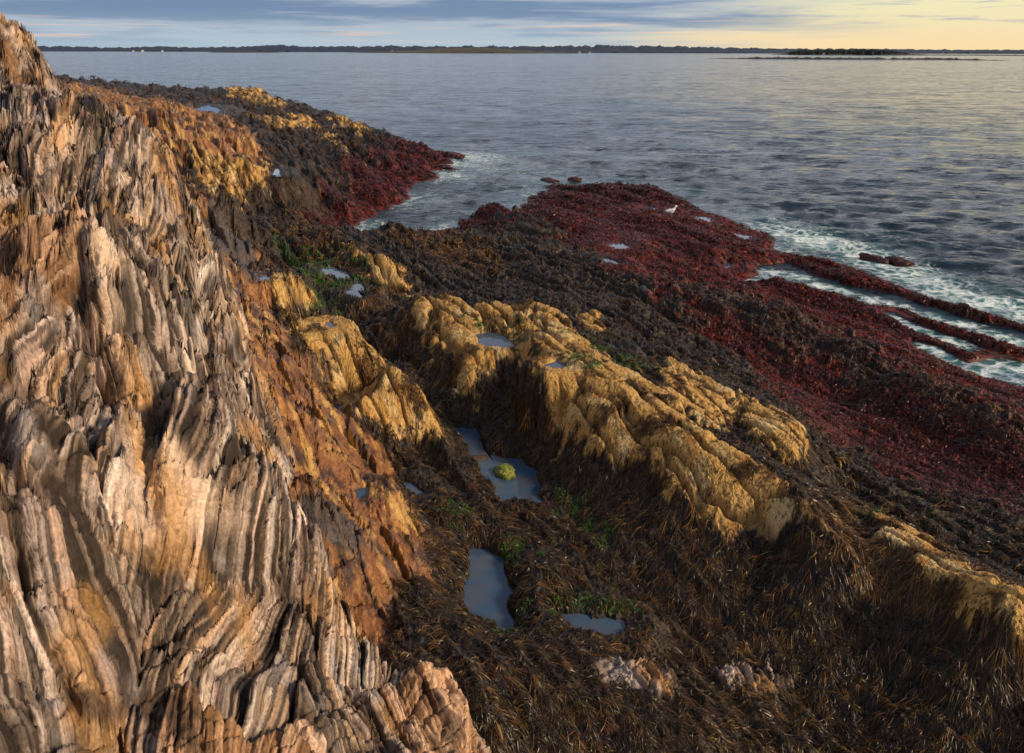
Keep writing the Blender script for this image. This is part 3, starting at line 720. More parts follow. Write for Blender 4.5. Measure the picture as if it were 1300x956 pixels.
strands('green_algae', land * inside * vgr * (1 - .7 * vgs), 1500, 8, .05, .004, .005, .001, greenc, .8, 1.2, .6, 2, label='bright green algae in patches around the tide pools', category='algae')
# scruffy weed patches on the barnacled flanks
strands('flank_weed', land * inside * sstep(.2, .7, dk) * vgs, 3500, 6, .06, .005, .004, .0009, golden, .5, .5, 1.2, 2, label='tufts of short brown weed clinging to the golden ledges', category='seaweed')
print('weed', round(time.time() - T0, 1))

# ------------------------------------------------------------------ water
def water_mat(name, base, rough, scale, bump, dist):
    m, nt, b = new_mat(name); lk = nt.links.new
    b.inputs['Base Color'].default_value = (*base, 1); b.inputs['Roughness'].default_value = rough
    b.inputs['IOR'].default_value = 1.333
    tc = nd(nt, 'ShaderNodeTexCoord'); n = nd(nt, 'ShaderNodeTexNoise', Scale=scale, Detail=4.)
    lk(tc.outputs['Object'], n.inputs['Vector'])
    bp = nd(nt, 'ShaderNodeBump', Strength=bump, Distance=dist); lk(n.outputs['Fac'], bp.inputs['Height']); lk(bp.outputs[0], b.inputs['Normal'])
    return m, nt, b
M_pool, nt, b = water_mat('pool water', (.030, .038, .052), .03, 6, .15, .01)
n = nd(nt, 'ShaderNodeTexNoise', Scale=4., Detail=6.); cr_ = nd(nt, 'ShaderNodeValToRGB')
cr_.color_ramp.elements[0].position = .35; cr_.color_ramp.elements[0].color = (.035, .075, .14, 1)
cr_.color_ramp.elements[1].position = .7; cr_.color_ramp.elements[1].color = (.075, .080, .10, 1)
tc = nd(nt, 'ShaderNodeTexCoord'); nt.links.new(tc.outputs['Object'], n.inputs['Vector']); nt.links.new(n.outputs['Fac'], cr_.inputs[0]); nt.links.new(cr_.outputs[0], b.inputs['Base Color'])
for P, wl, lb, wd in pools:
    c = P.mean(0); dv = P - c; dl = np.hypot(*dv.T)[:, None]
    E = P + dv / dl * wd * .55
    # a closed sheet of water: fan top with a thin skirt
    nP = len(E)
    co = np.concatenate([[[*c, wl]], np.c_[E, np.full(nP, wl)], np.c_[E, np.full(nP, wl - .12)]])
    me = bpy.data.meshes.new('tide_pool')
    faces = [(0, 1 + k, 1 + (k + 1) % nP) for k in range(nP)] + [(1 + k, 1 + nP + k, 1 + nP + (k + 1) % nP, 1 + (k + 1) % nP) for k in range(nP)]
    cen = co.mean(0)
    me.from_pydata(co.tolist(), [], faces); me.update(); me.materials.append(M_pool)
    # make the top face up
    if me.polygons[0].normal.z < 0: me.flip_normals()
    link('tide_pool', me, kind='structure', label=lb, category='tide pool', group='tide pools left among the rocks')

# --- the sea: one sheet to the horizon, with real waves
nA, nE = 900, 620
saz = np.linspace(D(-80), D(80), nA)
el = np.concatenate([np.linspace(D(30), D(3.0), 470, endpoint=False), np.exp(np.linspace(math.log(D(3.0)), math.log(D(.025)), nE - 470))])
sr = CZ / np.tan(el)
SA, SR = np.meshgrid(saz, sr, indexing='ij')
SX = SR * np.sin(SA); SY = SR * np.cos(SA)
h = np.zeros(SX.shape); ox = h.copy(); oy = h.copy()
dr = np.gradient(sr)[None, :]; da = SR * (saz[1] - saz[0])
samp = np.maximum(np.abs(dr), da)
rw = np.random.default_rng(5)
grp = .85 + .22 * pn(SX / 9, SY / 9, 401) + .3 * pn(SX / 40, SY / 40, 402)
for k in range(64):
    lam = .35 * (1.065 ** k)
    lam *= rw.uniform(.9, 1.1); th = D(248) + rw.normal(0, .5)
    kx, ky = math.cos(th) * 2 * math.pi / lam, math.sin(th) * 2 * math.pi / lam
    A = .014 * lam ** .85 * (1 if lam < 1.3 else (1.3 / lam) ** .95)
    ph = kx * SX + ky * SY + rw.uniform(0, 6.28) + .8 * pn(SX / lam / 4, SY / lam / 4, 410 + k)
    w = A * sstep(lam / 2.2, lam / 5, samp) * grp
    s, c = np.sin(ph), np.cos(ph)
    h += w * s; ox -= .8 * w * c * math.cos(th); oy -= .8 * w * c * math.sin(th)
lz = np.where((SR < 140) & (SA > AZ0) & (SA < AZ1), look(ZB, SX, SY), -4)
# the sheet of water is calm close to the rocks
calm = sstep(-.02, -.9, lz)
calm = .18 + .82 * calm
h = h * calm - .0; ox *= calm; oy *= calm
# foam where the swell breaks: blobs by sighting + a band along the rocks
foam = np.zeros(SX.shape)
for fx, fy, fr_, fs in [(1000, 292, 2.2, .9), (1040, 305, 2.0, 1), (1090, 318, 1.8, 1), (1130, 335, 1.8, .95), (1170, 355, 1.6, 1), (1210, 372, 1.6, 1), (1250, 385, 1.5, 1), (1290, 395, 1.5, .95), (1340, 402, 1.5, .9), (1200, 350, 2.2, .45), (1260, 360, 2.2, .45), (960, 275, 2.0, .6), (1100, 300, 2.5, .35), (1290, 370, 2, .35),
                        (1275, 468, .8, 1), (1300, 470, .8, 1), (1250, 470, .5, .7), (1150, 395, .5, .35), (1050, 372, .6, .35), (600, 200, 3, .9), (575, 207, 2.5, .9), (560, 222, 2.5, .8), (620, 212, 4, .55), (530, 225, 2, .7), (520, 250, 2, .6), (600, 195, 5, .4), (505, 262, 1.5, .6), (640, 240, 3, .3), (720, 225, 2.5, .5), (690, 232, 1.5, .6), (800, 228, 2.5, .4), (460, 285, 1.2, .6), (860, 240, 2, .4)] + [(a_, b_, .5, 1.) for a_, b_ in ((945, 352), (965, 349), (985, 346), (1010, 350), (1040, 362), (1070, 370), (1105, 380), (1140, 390), (1180, 400), (1220, 410), (1260, 423), (1300, 435), (1130, 404), (1165, 417), (1200, 430), (1240, 447), (1185, 443), (1210, 456), (1245, 470), (1290, 480))]:
    qx, qy = at_z(fx, fy, 0)
    a, c = ac(SX - qx, SY - qy)
    foam = np.maximum(foam, fs * np.exp(-((a / (fr_ * 1.6)) ** 2 + (c / fr_) ** 2)))
foam = np.maximum(foam, .62 * sstep(-.55, -.12, lz) * (lz < .1) * (SR < 100) * (.5 + .5 * sstep(-.2, .4, pn(SX / 3, SY / 3, 480))))
co = np.stack([SX + ox, SY + oy, h], -1).reshape(-1, 3)
ii = np.arange(nA * nE).reshape(nA, nE)
q = np.stack([ii[:-1, :-1], ii[:-1, 1:], ii[1:, 1:], ii[1:, :-1]], -1).reshape(-1, 4)
M_sea, nt, b = water_mat('sea', (.012, .035, .048), .12, 1, .5, .05)
lk = nt.links.new
for n in list(nt.nodes):
    if n.type in ('TEX_NOISE', 'BUMP'): nt.nodes.remove(n)
tc = [n for n in nt.nodes if n.type == 'TEX_COORD'][0]
mp = nd(nt, 'ShaderNodeMapping'); mp.inputs['Rotation'].default_value = (0, 0, D(22)); mp.inputs['Scale'].default_value = (.6, 1.2, 1)
lk(tc.outputs['Object'], mp.inputs[0])
hs = []
prev = None
for sc_, am in ((9., .04), (3., .16)):
    n = nd(nt, 'ShaderNodeTexNoise', Scale=sc_, Detail=5., Roughness=.6, Distortion=.4); lk(mp.outputs[0], n.inputs['Vector'])
    bp = nd(nt, 'ShaderNodeBump', Strength=1.0, Distance=am * .55); lk(n.outputs['Fac'], bp.inputs['Height'])
    if prev: lk(prev.outputs[0], bp.inputs['Normal'])
    prev = bp
acc = prev.outputs[0]
for sc_, am in ((.07, .25), (.25, .6), (.8, 1.2), (3.0, 1.1), (9., .7)):
    n = nd(nt, 'ShaderNodeTexNoise', Scale=sc_, Detail=3., Roughness=.6, Distortion=.3); lk(mp.outputs[0], n.inputs['Vector'])
    v1_ = nd(nt, 'ShaderNodeVectorMath', operation='SUBTRACT'); v1_.inputs[1].default_value = (.5, .5, .5); lk(n.outputs['Color'], v1_.inputs[0])
    v2_ = nd(nt, 'ShaderNodeVectorMath', operation='MULTIPLY_ADD'); v2_.inputs[1].default_value = (am * 1.0, am * 1.0, 0); lk(v1_.outputs[0], v2_.inputs[0]); lk(acc, v2_.inputs[2]); acc = v2_.outputs[0]
nn_ = nd(nt, 'ShaderNodeVectorMath', operation='NORMALIZE'); lk(acc, nn_.inputs[0])
lk(nn_.outputs[0], b.inputs['Normal'])
at = nd(nt, 'ShaderNodeAttribute', attribute_name='Foam')
fn = nd(nt, 'ShaderNodeTexNoise', Scale=1.6, Detail=9., Roughness=.72, Distortion=1.2); lk(tc.outputs['Object'], fn.inputs['Vector'])
fv = nd(nt, 'ShaderNodeTexVoronoi', Scale=2.2, feature='DISTANCE_TO_EDGE'); 
fw = nd(nt, 'ShaderNodeVectorMath', operation='MULTIPLY_ADD'); fw.inputs[1].default_value = (.9, .9, .9)
lk(fn.outputs['Color'], fw.inputs[0]); lk(tc.outputs['Object'], fw.inputs[2]); lk(fw.outputs[0], fv.inputs['Vector'])
m1 = nd(nt, 'ShaderNodeMath', operation='MULTIPLY_ADD'); m1.inputs[1].default_value = -.9; lk(fv.outputs['Distance'], m1.inputs[0]); lk(fn.outputs['Fac'], m1.inputs[2])   # noise - edge
m2 = nd(nt, 'ShaderNodeMath', operation='MULTIPLY_ADD'); m2.inputs[1].default_value = .44; lk(at.outputs['Fac'], m2.inputs[0]); lk(m1.outputs[0], m2.inputs[2])
mr = nd(nt, 'ShaderNodeMapRange'); mr.inputs['From Min'].default_value = .66; mr.inputs['From Max'].default_value = .92; lk(m2.outputs[0], mr.inputs['Value'])
gt = nd(nt, 'ShaderNodeMath', operation='MULTIPLY'); lk(mr.outputs[0], gt.inputs[0])
g2 = nd(nt, 'ShaderNodeMath', operation='MINIMUM'); g2.inputs[1].default_value = 1.; g3 = nd(nt, 'ShaderNodeMath', operation='MULTIPLY'); g3.inputs[1].default_value = 6.; lk(at.outputs['Fac'], g3.inputs[0]); lk(g3.outputs[0], g2.inputs[0]); lk(g2.outputs[0], gt.inputs[1])
c1 = nd(nt, 'ShaderNodeMix', data_type='RGBA'); c1.inputs['A'].default_value = (.008, .018, .032, 1); c1.inputs['B'].default_value = (.04, .15, .16, 1)
fq = nd(nt, 'ShaderNodeMath', operation='POWER'); fq.inputs[1].default_value = 2.; lk(at.outputs['Fac'], fq.inputs[0]); lk(fq.outputs[0], c1.inputs['Factor'])
c2 = nd(nt, 'ShaderNodeMix', data_type='RGBA'); c2.inputs['B'].default_value = (.62, .70, .72, 1); lk(gt.outputs[0], c2.inputs['Factor']); lk(c1.outputs['Result'], c2.inputs['A'])
lk(c2.outputs['Result'], b.inputs['Base Color'])
rg = nd(nt, 'ShaderNodeMapRange'); rg.inputs['To Min'].default_value = .09; rg.inputs['To Max'].default_value = .7; lk(gt.outputs[0], rg.inputs['Value']); lk(rg.outputs[0], b.inputs['Roughness'])
me = mesh_np('sea', co, q, M_sea)
a = me.attributes.new('Foam', 'FLOAT', 'POINT'); a.data.foreach_set('value', foam.ravel().astype(np.float32))
sea = link('sea', me, kind='structure', label='choppy blue grey sea breaking in foam on the rocks', category='sea')
print('sea', round(time.time() - T0, 1))

# ------------------------------------------------------------------ stones, reefs and the far shore
def blob(name, loc, size, rot=0, seed=0, rough=.25, sub=4, mat=None, color=(.3, .2, .1), flat=None, col2=None, **pr):
    import bmesh
    bm = bmesh.new(); bmesh.ops.create_icosphere(bm, subdivisions=sub, radius=1)
    v = np.array([v.co[:] for v in bm.verts]); f = np.array([[q.index for q in fc.verts] for fc in bm.faces]); bm.free()
    d = fbm(v[:, 0] * 1.3 + seed * 3.1 + v[:, 2], v[:, 1] * 1.3 + v[:, 2] * .7, 500 + seed, 4, .55)
    ridge = 1 - np.abs(pn(v[:, 0] * 1.5 + seed, v[:, 1] * 3 + v[:, 2] * 2, 510 + seed)) * 2
    v = v * (1 + rough * (d * .7 + ridge * .3))[:, None]
    v = np.sign(v) * np.abs(v) ** .85
    v = v * np.array(size); c, s = math.cos(rot), math.sin(rot)
    v = np.stack([v[:, 0] * c - v[:, 1] * s, v[:, 0] * s + v[:, 1] * c, v[:, 2]], 1)
    nz = fbm(v[:, 0] / size[0] * 4, v[:, 1] / size[1] * 4 + v[:, 2] / size[2] * 3, 520 + seed, 3)
    colr = np.array(color)[None] * (1 + .35 * nz[:, None])
    if col2 is not None: t = sstep(-.2, .4, nz)[:, None]; colr = np.array(color) * (1 - t) + np.array(col2) * t
    me = mesh_np(name, v, f, mat or M_boul, np.clip(colr, .003, .9))
    o = link(name, me, **pr); o.location = loc
    return o
rot = D(120)
x, y = at_z(641, 600, 1.32)
blob('stone', (x, y, 1.32), (.18, .125, .09), rot, 1, .3, 5, None, (.10, .17, .015), None, (.30, .24, .05), label='round yellow green algae covered stone standing in the blue tide pool', category='stone')
x, y = at_z(608, 582, 1.30)
blob('stone', (x, y, 1.29), (.15, .09, .05), .2, 2, .3, 3, None, (.05, .035, .02), None, (.09, .06, .02), label='flat dark weedy stone at the narrow waist of the blue pool', category='stone')
SR_ = [(697, 230, .7, .3, .15, "low red weed rock awash off the shelf's seaward tip"), (729, 229, .5, .3, .2, "small dark red rock just beyond the shelf tip"), (573, 199, 1.5, .5, .3, "thin dark rock trailing off the far headland point"),
       (1108, 328, .55, .22, .16, "long dark rock half covered by breaking foam"), (1140, 332, .5, .25, .16, "small dark rock in the foam beside the long one"), (562, 213, 1.2, .4, .2, "low dark rock at the water off the headland point")]
for k, (a_, b_, l_, w_, h_, lb) in enumerate(SR_):
    x, y = at_z(a_, b_, 0)
    blob('sea_rock', (x, y, 0), (l_, w_, h_), D(118), 10 + k, .55, 4, M_weedbed, (.07, .012, .010), None, (.025, .014, .012), label=lb, category='rock', group='rocks awash at the edge of the sea')

# gull
def loft(name, rings, mat, parent, seg=12):
    """closed body through rings (x, z, half width, half height)"""
    co = []; fc = []
    for (x_, z_, w_, h_) in rings:
        for k in range(seg):
            t = 2 * math.pi * k / seg; co.append((x_, math.cos(t) * w_, z_ + math.sin(t) * h_))
    n = len(rings)
    for i in range(n - 1):
        for k in range(seg): fc.append((i * seg + k, i * seg + (k + 1) % seg, (i + 1) * seg + (k + 1) % seg, (i + 1) * seg + k))
    fc.append(tuple(range(seg))[::-1]); fc.append(tuple((n - 1) * seg + k for k in range(seg)))
    me = bpy.data.meshes.new(name); me.from_pydata(co, [], fc); me.update(); me.materials.append(mat)
    for p in me.polygons: p.use_smooth = True
    return link(name, me, parent)
def plain(name, c, rough=.6):
    m, nt, b = new_mat(name)
    n = nd(nt, 'ShaderNodeTexNoise', Scale=12., Detail=4.); r_ = nd(nt, 'ShaderNodeValToRGB')
    r_.color_ramp.elements[0].position = .3; r_.color_ramp.elements[0].color = (*[v * .75 for v in c], 1); r_.color_ramp.elements[1].position = .7; r_.color_ramp.elements[1].color = (*[min(1, v * 1.15) for v in c], 1)
    tc = nd(nt, 'ShaderNodeTexCoord'); nt.links.new(tc.outputs['Object'], n.inputs['Vector']); nt.links.new(n.outputs['Fac'], r_.inputs[0]); nt.links.new(r_.outputs[0], b.inputs['Base Color'])
    b.inputs['Roughness'].default_value = rough
    return m
M_wh = plain('white feathers', (.8, .8, .78)); M_gy = plain('grey feathers', (.35, .37, .4)); M_bk = plain('yellow beak', (.6, .4, .05)); M_lg = plain('pink leg', (.5, .3, .25))
hx, hy, hz = hit(Z, [851], [276]); gz = float(look(Z, hx, hy)[0])
gull = bpy.data.objects.new('gull', None); COLL.objects.link(gull); gull.location = (float(hx[0]), float(hy[0]), max(gz, .1) + .02); gull.rotation_euler = (0, 0, D(20))
gull['label'] = 'white gull standing on the red weed shelf near the open sea'; gull['category'] = 'gull'
gull.scale = (1.15,) * 3
loft('body', [(-.22, .20, .008, .006), (-.14, .19, .05, .04), (-.03, .18, .085, .075), (.06, .20, .085, .08), (.12, .25, .06, .06), (.15, .31, .038, .042), (.165, .36, .042, .042), (.20, .365, .035, .032), (.225, .36, .012, .012)], M_wh, gull)
loft('beak', [(.22, .36, .012, .011), (.25, .357, .010, .010), (.275, .348, .004, .004)], M_bk, gull, 8)
for s in (-1, 1):
    o = loft('wing', [(-.27, .195, .004, .004), (-.15, .21, .014, .035), (-.02, .22, .018, .055), (.07, .23, .012, .04), (.10, .235, .004, .01)], M_gy, gull, 10); o.location = (0, s * .078, 0)
    o = loft('leg', [(-.006, 0, .006, .006), (-.002, .0, .006, .006), (.0, .0, .02, .003), (.03, .0, .02, .003)], M_lg, gull, 8)
    o.location = (0.02, s * .035, 0); 
    o2 = loft('leg', [(0, 0, .006, .006), (.13, 0, .007, .007)], M_lg, gull, 8); o2.rotation_euler = (0, -math.pi / 2, 0); o2.location = (.02, s * .035, 0)

# far shore: low wooded hills, drawn as profiles of real height at their distance
def far_land(name, prof, dist, depth, mat, seed, jag=.15, n=700, **pr):
    """prof: (picture x, height in picture points above the waterline); a ridge with a front and a back slope"""
    prof = np.array(prof, float)
    xs = np.linspace(prof[0, 0], prof[-1, 0], n); hpx = np.interp(xs, prof[:, 0], prof[:, 1])
    az = np.arctan((xs - 650) / F * cp)
    hgt = hpx / F * dist * (1 + 0 * xs)
    hgt = hgt * (1 + jag * fbm(xs / 14., xs * 0 + seed, 600 + seed, 5, .7)) + 0
    hgt = np.clip(hgt, -.5, None)
    rowsN = [(-.0, -.6), (.03, .10), (.12, .35), (.3, .7), (.5, 1.0), (.8, .75), (1, -.6)]
    co = np.empty((n, len(rowsN), 3))
    dd = dist * (1 + .03 * pn(xs / 90., xs * 0 + seed * 7.7, 620))
    for k, (t, f) in enumerate(rowsN):
        r = dd + depth * t + (depth * .05 * pn(xs / 9, xs * 0 + k * 3.3, 630) if 0 < k < 6 else 0)
        co[:, k, 0] = r * np.sin(az); co[:, k, 1] = r * np.cos(az); co[:, k, 2] = hgt * f if f > 0 else -2
    m = len(rowsN); i = np.arange(n * m).reshape(n, m)
    q = np.stack([i[:-1, :-1], i[:-1, 1:], i[1:, 1:], i[1:, :-1]], -1).reshape(-1, 4)[:, ::-1]
    return link(name, mesh_np(name, co.reshape(-1, 3), q, mat), **pr)
M_hill = plain('hazy blue woods', (.007, .020, .048), .9); M_hill.node_tree.nodes['Noise Texture'].inputs['Scale'].default_value = .01  # blue of distance haze put into the base colour of the woods
M_reef = plain('reef rock', (.030, .024, .020), .8); M_reef.node_tree.nodes['Noise Texture'].inputs['Scale'].default_value = .2
M_grassy = plain('heath', (.055, .048, .030), .9); M_grassy.node_tree.nodes['Noise Texture'].inputs['Scale'].default_value = .05
M_tree = plain('conifers', (.012, .020, .016), .9)
far_land('hills', [(-400, 4), (0, 5), (60, 5.5), (100, 5.2), (130, 4), (170, 5), (215, 5.5), (250, 4.6), (300, 5.5), (350, 8), (380, 6.2), (440, 6.2), (480, 7), (560, 7), (650, 7), (700, 7.5), (760, 8.5), (850, 7.5), (930, 6), (1000, 5), (1100, 5), (1200, 4.2), (1260, 4.2), (1330, 4), (1700, 4)], 5200, 900, M_hill, 1, .2, 2200, kind='structure', label='long low blue wooded coast across the horizon', category='hills')
far_land('hills', [(640, 0), (700, 2.5), (760, 4.5), (820, 4.2), (900, 3.8), (990, 3.2), (1060, 2)], 4200, 500, M_hill, 2, .15, 500, kind='structure', label='nearer strip of wooded coast behind the low middle island', category='hills')
far_land('island', [(438, 0), (480, 1.6), (520, 2.8), (560, 5.5), (590, 6.2), (620, 6.0), (650, 4.0), (680, 2.4), (745, .0)], 3000, 260, M_grassy, 3, .12, 500, label='low flat island of brown heath on the middle of the horizon', category='island')
far_land('island', [(262, 0), (275, 1.2), (310, 1.8), (340, 1.0), (358, 0)], 3200, 100, M_reef, 4, .3, 200, label='tiny low rock islet before the coast at the left of the middle island', category='island')
far_land('reef', [(894, 0), (930, .8), (960, 1.6), (1000, 2.2), (1060, 1.8), (1100, 1.9), (1150, 1.6), (1200, 1.8), (1240, 1.0), (1285, .0)], 950, 16, M_reef, 5, .55, 900, label='long thin black reef lying before the wooded island', category='reef')
isl = far_land('wooded_island', [(975, 0), (1000, 1.5), (1030, 2.2), (1080, 2.5), (1120, 2.2), (1150, 1.6), (1180, .8), (1300, .8), (1330, 0)], 2300, 130, M_reef, 6, .2, 500, label='dark wooded island before the coast under the yellow sky', category='island')
# its wood: many small conifers as one mass
rt = np.random.default_rng(9); vs = []; fs = []; b0 = 0
for k in range(900):
    xs = rt.uniform(1000, 1152); hmax = np.interp(xs, [1000, 1015, 1030, 1060, 1085, 1100, 1125, 1150], [2.0, 4.8, 4.2, 5.4, 5.0, 5.8, 4.6, 1.5])
    az = math.atan((xs - 650) / F * cp); r = 2300 + rt.uniform(20, 110); gh = 2.3 / F * 2300 * .6
    H = hmax / F * 2300 * rt.uniform(.6, 1.05); wdt = H * rt.uniform(.28, .5)
    X, Y = r * math.sin(az), r * math.cos(az); m = 7
    for lv in range(2):
        z0 = gh - 2 + H * .3 * lv; z1 = gh + H * (.72 + .28 * lv) ; w_ = wdt * (1 - .35 * lv)
        for j in range(m):
            t = 2 * math.pi * j / m; q = w_ * rt.uniform(.7, 1.2); vs.append((X + q * math.cos(t), Y + q * math.sin(t), z0 + rt.uniform(-1, 1)))
        vs.append((X, Y, z1)); top = b0 + m
        for j in range(m): fs.append((b0 + j, b0 + (j + 1) % m, top))
        b0 += m + 1
me = bpy.data.meshes.new('woods'); me.from_pydata(vs, [], fs); me.update(); me.materials.append(M_tree)
link('woods', me, kind='stuff', label='dark conifers crowded along the wooded island', category='woods')
# houses on the far shore, a few pixels each
M_hw = plain('white house wall', (.5, .5, .5)); M_hr = plain('grey house roof', (.10, .10, .11))
def house(px, r, w, dpt, hh, lb):
    w = w * .45
    az = math.atan((px - 650) / F * cp)
    o = bpy.data.objects.new('house', None); COLL.objects.link(o); o.location = (r * math.sin(az), r * math.cos(az), .0); o.rotation_euler = (0, 0, -az)
    o['label'] = lb; o['category'] = 'house'; o['group'] = 'white houses along the far coast'
    w2, d2 = w / 2, dpt / 2
    v = [(-w2, -d2, 0), (w2, -d2, 0), (w2, d2, 0), (-w2, d2, 0), (-w2, -d2, hh), (w2, -d2, hh), (w2, d2, hh), (-w2, d2, hh), (-w2, 0, hh * 1.45), (w2, 0, hh * 1.45)]
    me = bpy.data.meshes.new('wall'); me.from_pydata(v, [], [(0, 1, 5, 4), (1, 2, 6, 9, 5), (2, 3, 7, 6), (3, 0, 4, 8, 7), (3, 2, 1, 0)]); me.materials.append(M_hw); link('wall', me, o)
    e_ = .6; v = [(-w2 - e_, -d2 - e_, hh * .97), (w2 + e_, -d2 - e_, hh * .97), (w2 + e_, 0, hh * 1.5), (-w2 - e_, 0, hh * 1.5), (w2 + e_, d2 + e_, hh * .97), (-w2 - e_, d2 + e_, hh * .97)]
    v += [(a, b_, c + .5) for a, b_, c in v]
    me = bpy.data.meshes.new('roof'); me.from_pydata(v, [], [(0, 1, 2, 3), (3, 2, 4, 5), (9, 8, 7, 6), (11, 10, 8, 9), (0, 6, 7, 1), (1, 7, 8, 2), (2, 8, 10, 4), (4, 10, 11, 5), (5, 11, 9, 3), (3, 9, 6, 0)]); me.materials.append(M_hr); link('roof', me, o)
for (px, r, w, lb) in [(168, 5020, 22, "small white house alone on the far left coast"), (180, 5010, 30, "wider white house beside a smaller one on the far coast"), (205, 5020, 26, "white house near the left end of the coast before a low hill"), (497, 4980, 30, "white house over the left end of the middle island"), (735, 4150, 26, "white house at the foot of the coast right of the middle island"), (748, 4150, 22, "smaller white house right next to another on the coast"), (1045, 2290, 14, "white house on the shore of the wooded island"), (1196, 4900, 30, "white house on the coast right of the wooded island"), (1232, 4900, 24, "small white house near the right end of the coast")]:
    house(px, r, w, 14, w * .25, lb)

# ------------------------------------------------------------------ sky, sun, camera
SUN_AZ, SUN_EL = D(112), D(30)          # from +Y towards +X
wd_ = bpy.data.worlds.new('World'); bpy.context.scene.world = wd_; wd_.use_nodes = True
nt = wd_.node_tree; lk = nt.links.new; bg = nt.nodes['Background']; bg.inputs['Strength'].default_value = .1
sky = nd(nt, 'ShaderNodeTexSky', sky_type='NISHITA'); sky.sun_disc = False; sky.sun_elevation = SUN_EL; sky.sun_rotation = SUN_AZ; sky.dust_density = 2
tc = nd(nt, 'ShaderNodeTexCoord'); sx = nd(nt, 'ShaderNodeSeparateXYZ'); lk(tc.outputs['Generated'], sx.inputs[0])
def mth(op, a, b=None, c=None, clamp=False):
    n = nd(nt, 'ShaderNodeMath', operation=op); n.use_clamp = clamp
    for i, v in enumerate((a, b, c)):
        if v is None: continue
        if isinstance(v, (int, float)): n.inputs[i].default_value = v
        else: lk(v, n.inputs[i])
    return n.outputs[0]
def ramp(v, a, b):
    n = nd(nt, 'ShaderNodeMapRange', interpolation_type='SMOOTHSTEP'); n.inputs['From Min'].default_value = a; n.inputs['From Max'].default_value = b; lk(v, n.inputs['Value']); return n.outputs[0]
def mixn(f, a, b):
    n = nd(nt, 'ShaderNodeMix', data_type='RGBA')
    if isinstance(f, (int, float)): n.inputs['Factor'].default_value = f
    else: lk(f, n.inputs['Factor'])
    for k, v in (('A', a), ('B', b)):
        if isinstance(v, tuple): n.inputs[k].default_value = (*[q * 10 for q in v], 1)
        else: lk(v, n.inputs[k])
    return n.outputs['Result']
X_, Y_, Z_ = sx.outputs
azn = mth('ARCTAN2', X_, Y_)
def cloud(sa_, se_, off, det=6., rough=.55, dist=.3):
    cb = nd(nt, 'ShaderNodeCombineXYZ'); lk(mth('MULTIPLY', azn, sa_), cb.inputs[0]); lk(mth('MULTIPLY', Z_, se_), cb.inputs[1]); cb.inputs[2].default_value = off
    n = nd(nt, 'ShaderNodeTexNoise', Scale=1., Detail=det, Roughness=rough, Distortion=dist); lk(cb.outputs[0], n.inputs['Vector']); return n.outputs['Fac']
c_big = cloud(3.5, 55, 3.3); c_mid = cloud(8, 150, 7.1, 7., .6); c_st = cloud(5, 260, 11.7, 5., .55)
# the warm opening low in the west (to the right)
warm = mth('ADD', mth('MULTIPLY', azn, 1.9), mth('MULTIPLY', Z_, -7.5)); warm = mth('ADD', warm, mth('MULTIPLY', mth('SUBTRACT', c_big, .5), .9))
wf = ramp(warm, -.05, .62)
grey = mixn(ramp(c_big, .42, .58), (.17, .25, .38), (.38, .44, .52))
grey = mixn(mth('MULTIPLY', ramp(Z_, .045, .0), .7), grey, (.42, .53, .60))
pink = mth('MULTIPLY', mth('MULTIPLY', ramp(c_st, .56, .68), ramp(mth('ABSOLUTE', mth('SUBTRACT', Z_, .022)), .018, .002)), .75)
grey = mixn(pink, grey, (.75, .55, .46))
yel = mixn(ramp(Z_, .0, .05), (.86, .66, .38), (.80, .74, .46))
yel = mixn(mth('MULTIPLY', ramp(c_mid, .52, .62), ramp(Z_, .018, .04)), yel, (.42, .43, .48))
vis = mixn(wf, grey, yel)
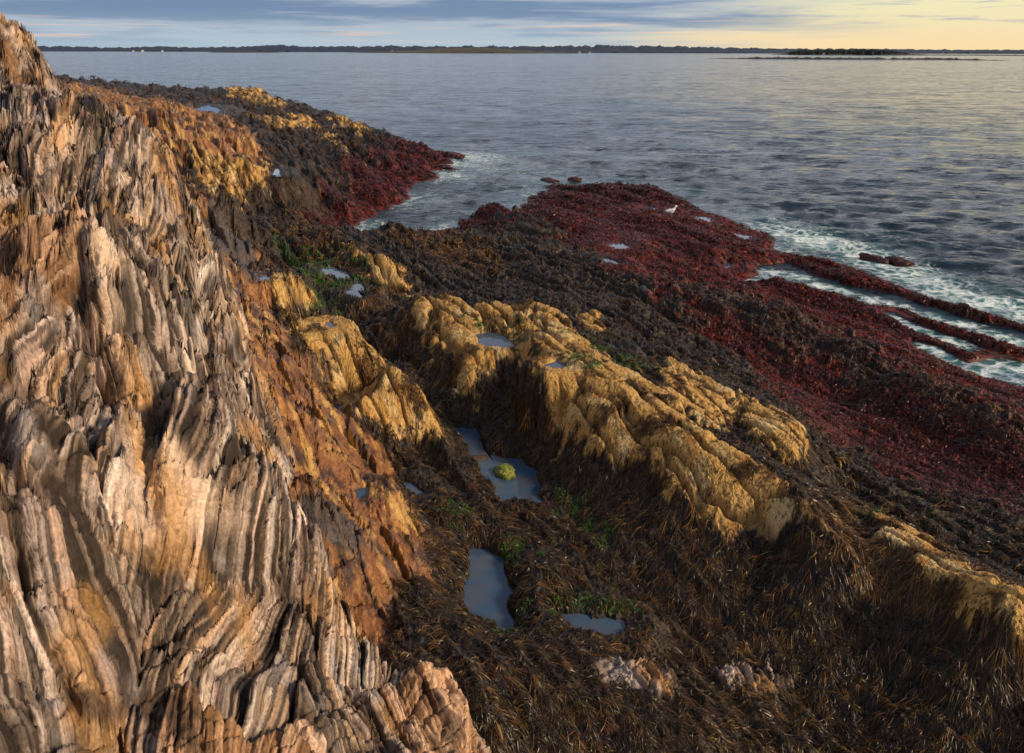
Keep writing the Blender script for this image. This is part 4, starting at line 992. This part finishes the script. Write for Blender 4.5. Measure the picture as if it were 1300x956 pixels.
# overhead: broken grey cloud over the blue
cbx = nd(nt, 'ShaderNodeVectorMath', operation='SCALE'); lk(tc.outputs['Generated'], cbx.inputs[0]); lk(mth('DIVIDE', 1.4, mth('ADD', mth('ABSOLUTE', Z_), .15)), cbx.inputs['Scale'])
nz = nd(nt, 'ShaderNodeTexNoise', Scale=1.5, Detail=7., Roughness=.55); lk(cbx.outputs[0], nz.inputs['Vector'])
over = mixn(ramp(nz.outputs['Fac'], .38, .62), (.17, .215, .30), (.36, .40, .49))
over = mixn(.15, over, sky.outputs[0])
over = mixn(mth('MULTIPLY', ramp(Z_, .45, .16), .8), over, (.84, .88, 1.0))
warm2 = mth('MULTIPLY', ramp(X_, .0, .9), ramp(Z_, .55, .05))
over = mixn(mth('MULTIPLY', warm2, .35), over, (.75, .62, .42))
dome = mixn(ramp(Z_, .05, .16), vis, over)
dome = mixn(ramp(Z_, .0, -.02), dome, (.06, .07, .08))
lk(dome, bg.inputs['Color'])

sl = bpy.data.lights.new('sun', 'SUN'); sl.energy = 4.0; sl.angle = D(11); sl.color = (1, .78, .52)
so = bpy.data.objects.new('sun', sl); COLL.objects.link(so)
from mathutils import Vector, Matrix
sd_ = Vector((math.sin(SUN_AZ) * math.cos(SUN_EL), math.cos(SUN_AZ) * math.cos(SUN_EL), math.sin(SUN_EL)))
so.rotation_euler = sd_.to_track_quat('Z', 'Y').to_euler(); so.location = (20, -10, 30)

cam = bpy.data.cameras.new('camera'); co_ = bpy.data.objects.new('camera', cam); COLL.objects.link(co_)
cam.sensor_width = 36; cam.lens = F / W0 * 36; cam.clip_end = 40000; cam.clip_start = .1
co_.location = (0, 0, CZ); co_.rotation_euler = (math.pi / 2 - PITCH, 0, 0)
co_.rotation_euler = (Matrix.Rotation(math.pi / 2 - PITCH, 3, 'X') @ Matrix.Rotation(D(.15), 3, 'Z')).to_euler()
sc = bpy.context.scene; sc.camera = co_
sc.view_settings.view_transform = 'Standard'; sc.view_settings.look = 'None'; sc.view_settings.gamma = 1; sc.view_settings.exposure = .15
sc.render.engine = 'CYCLES'
sc.cycles.max_bounces = 5; sc.cycles.diffuse_bounces = 2; sc.cycles.glossy_bounces = 3
print('done', round(time.time() - T0, 1))
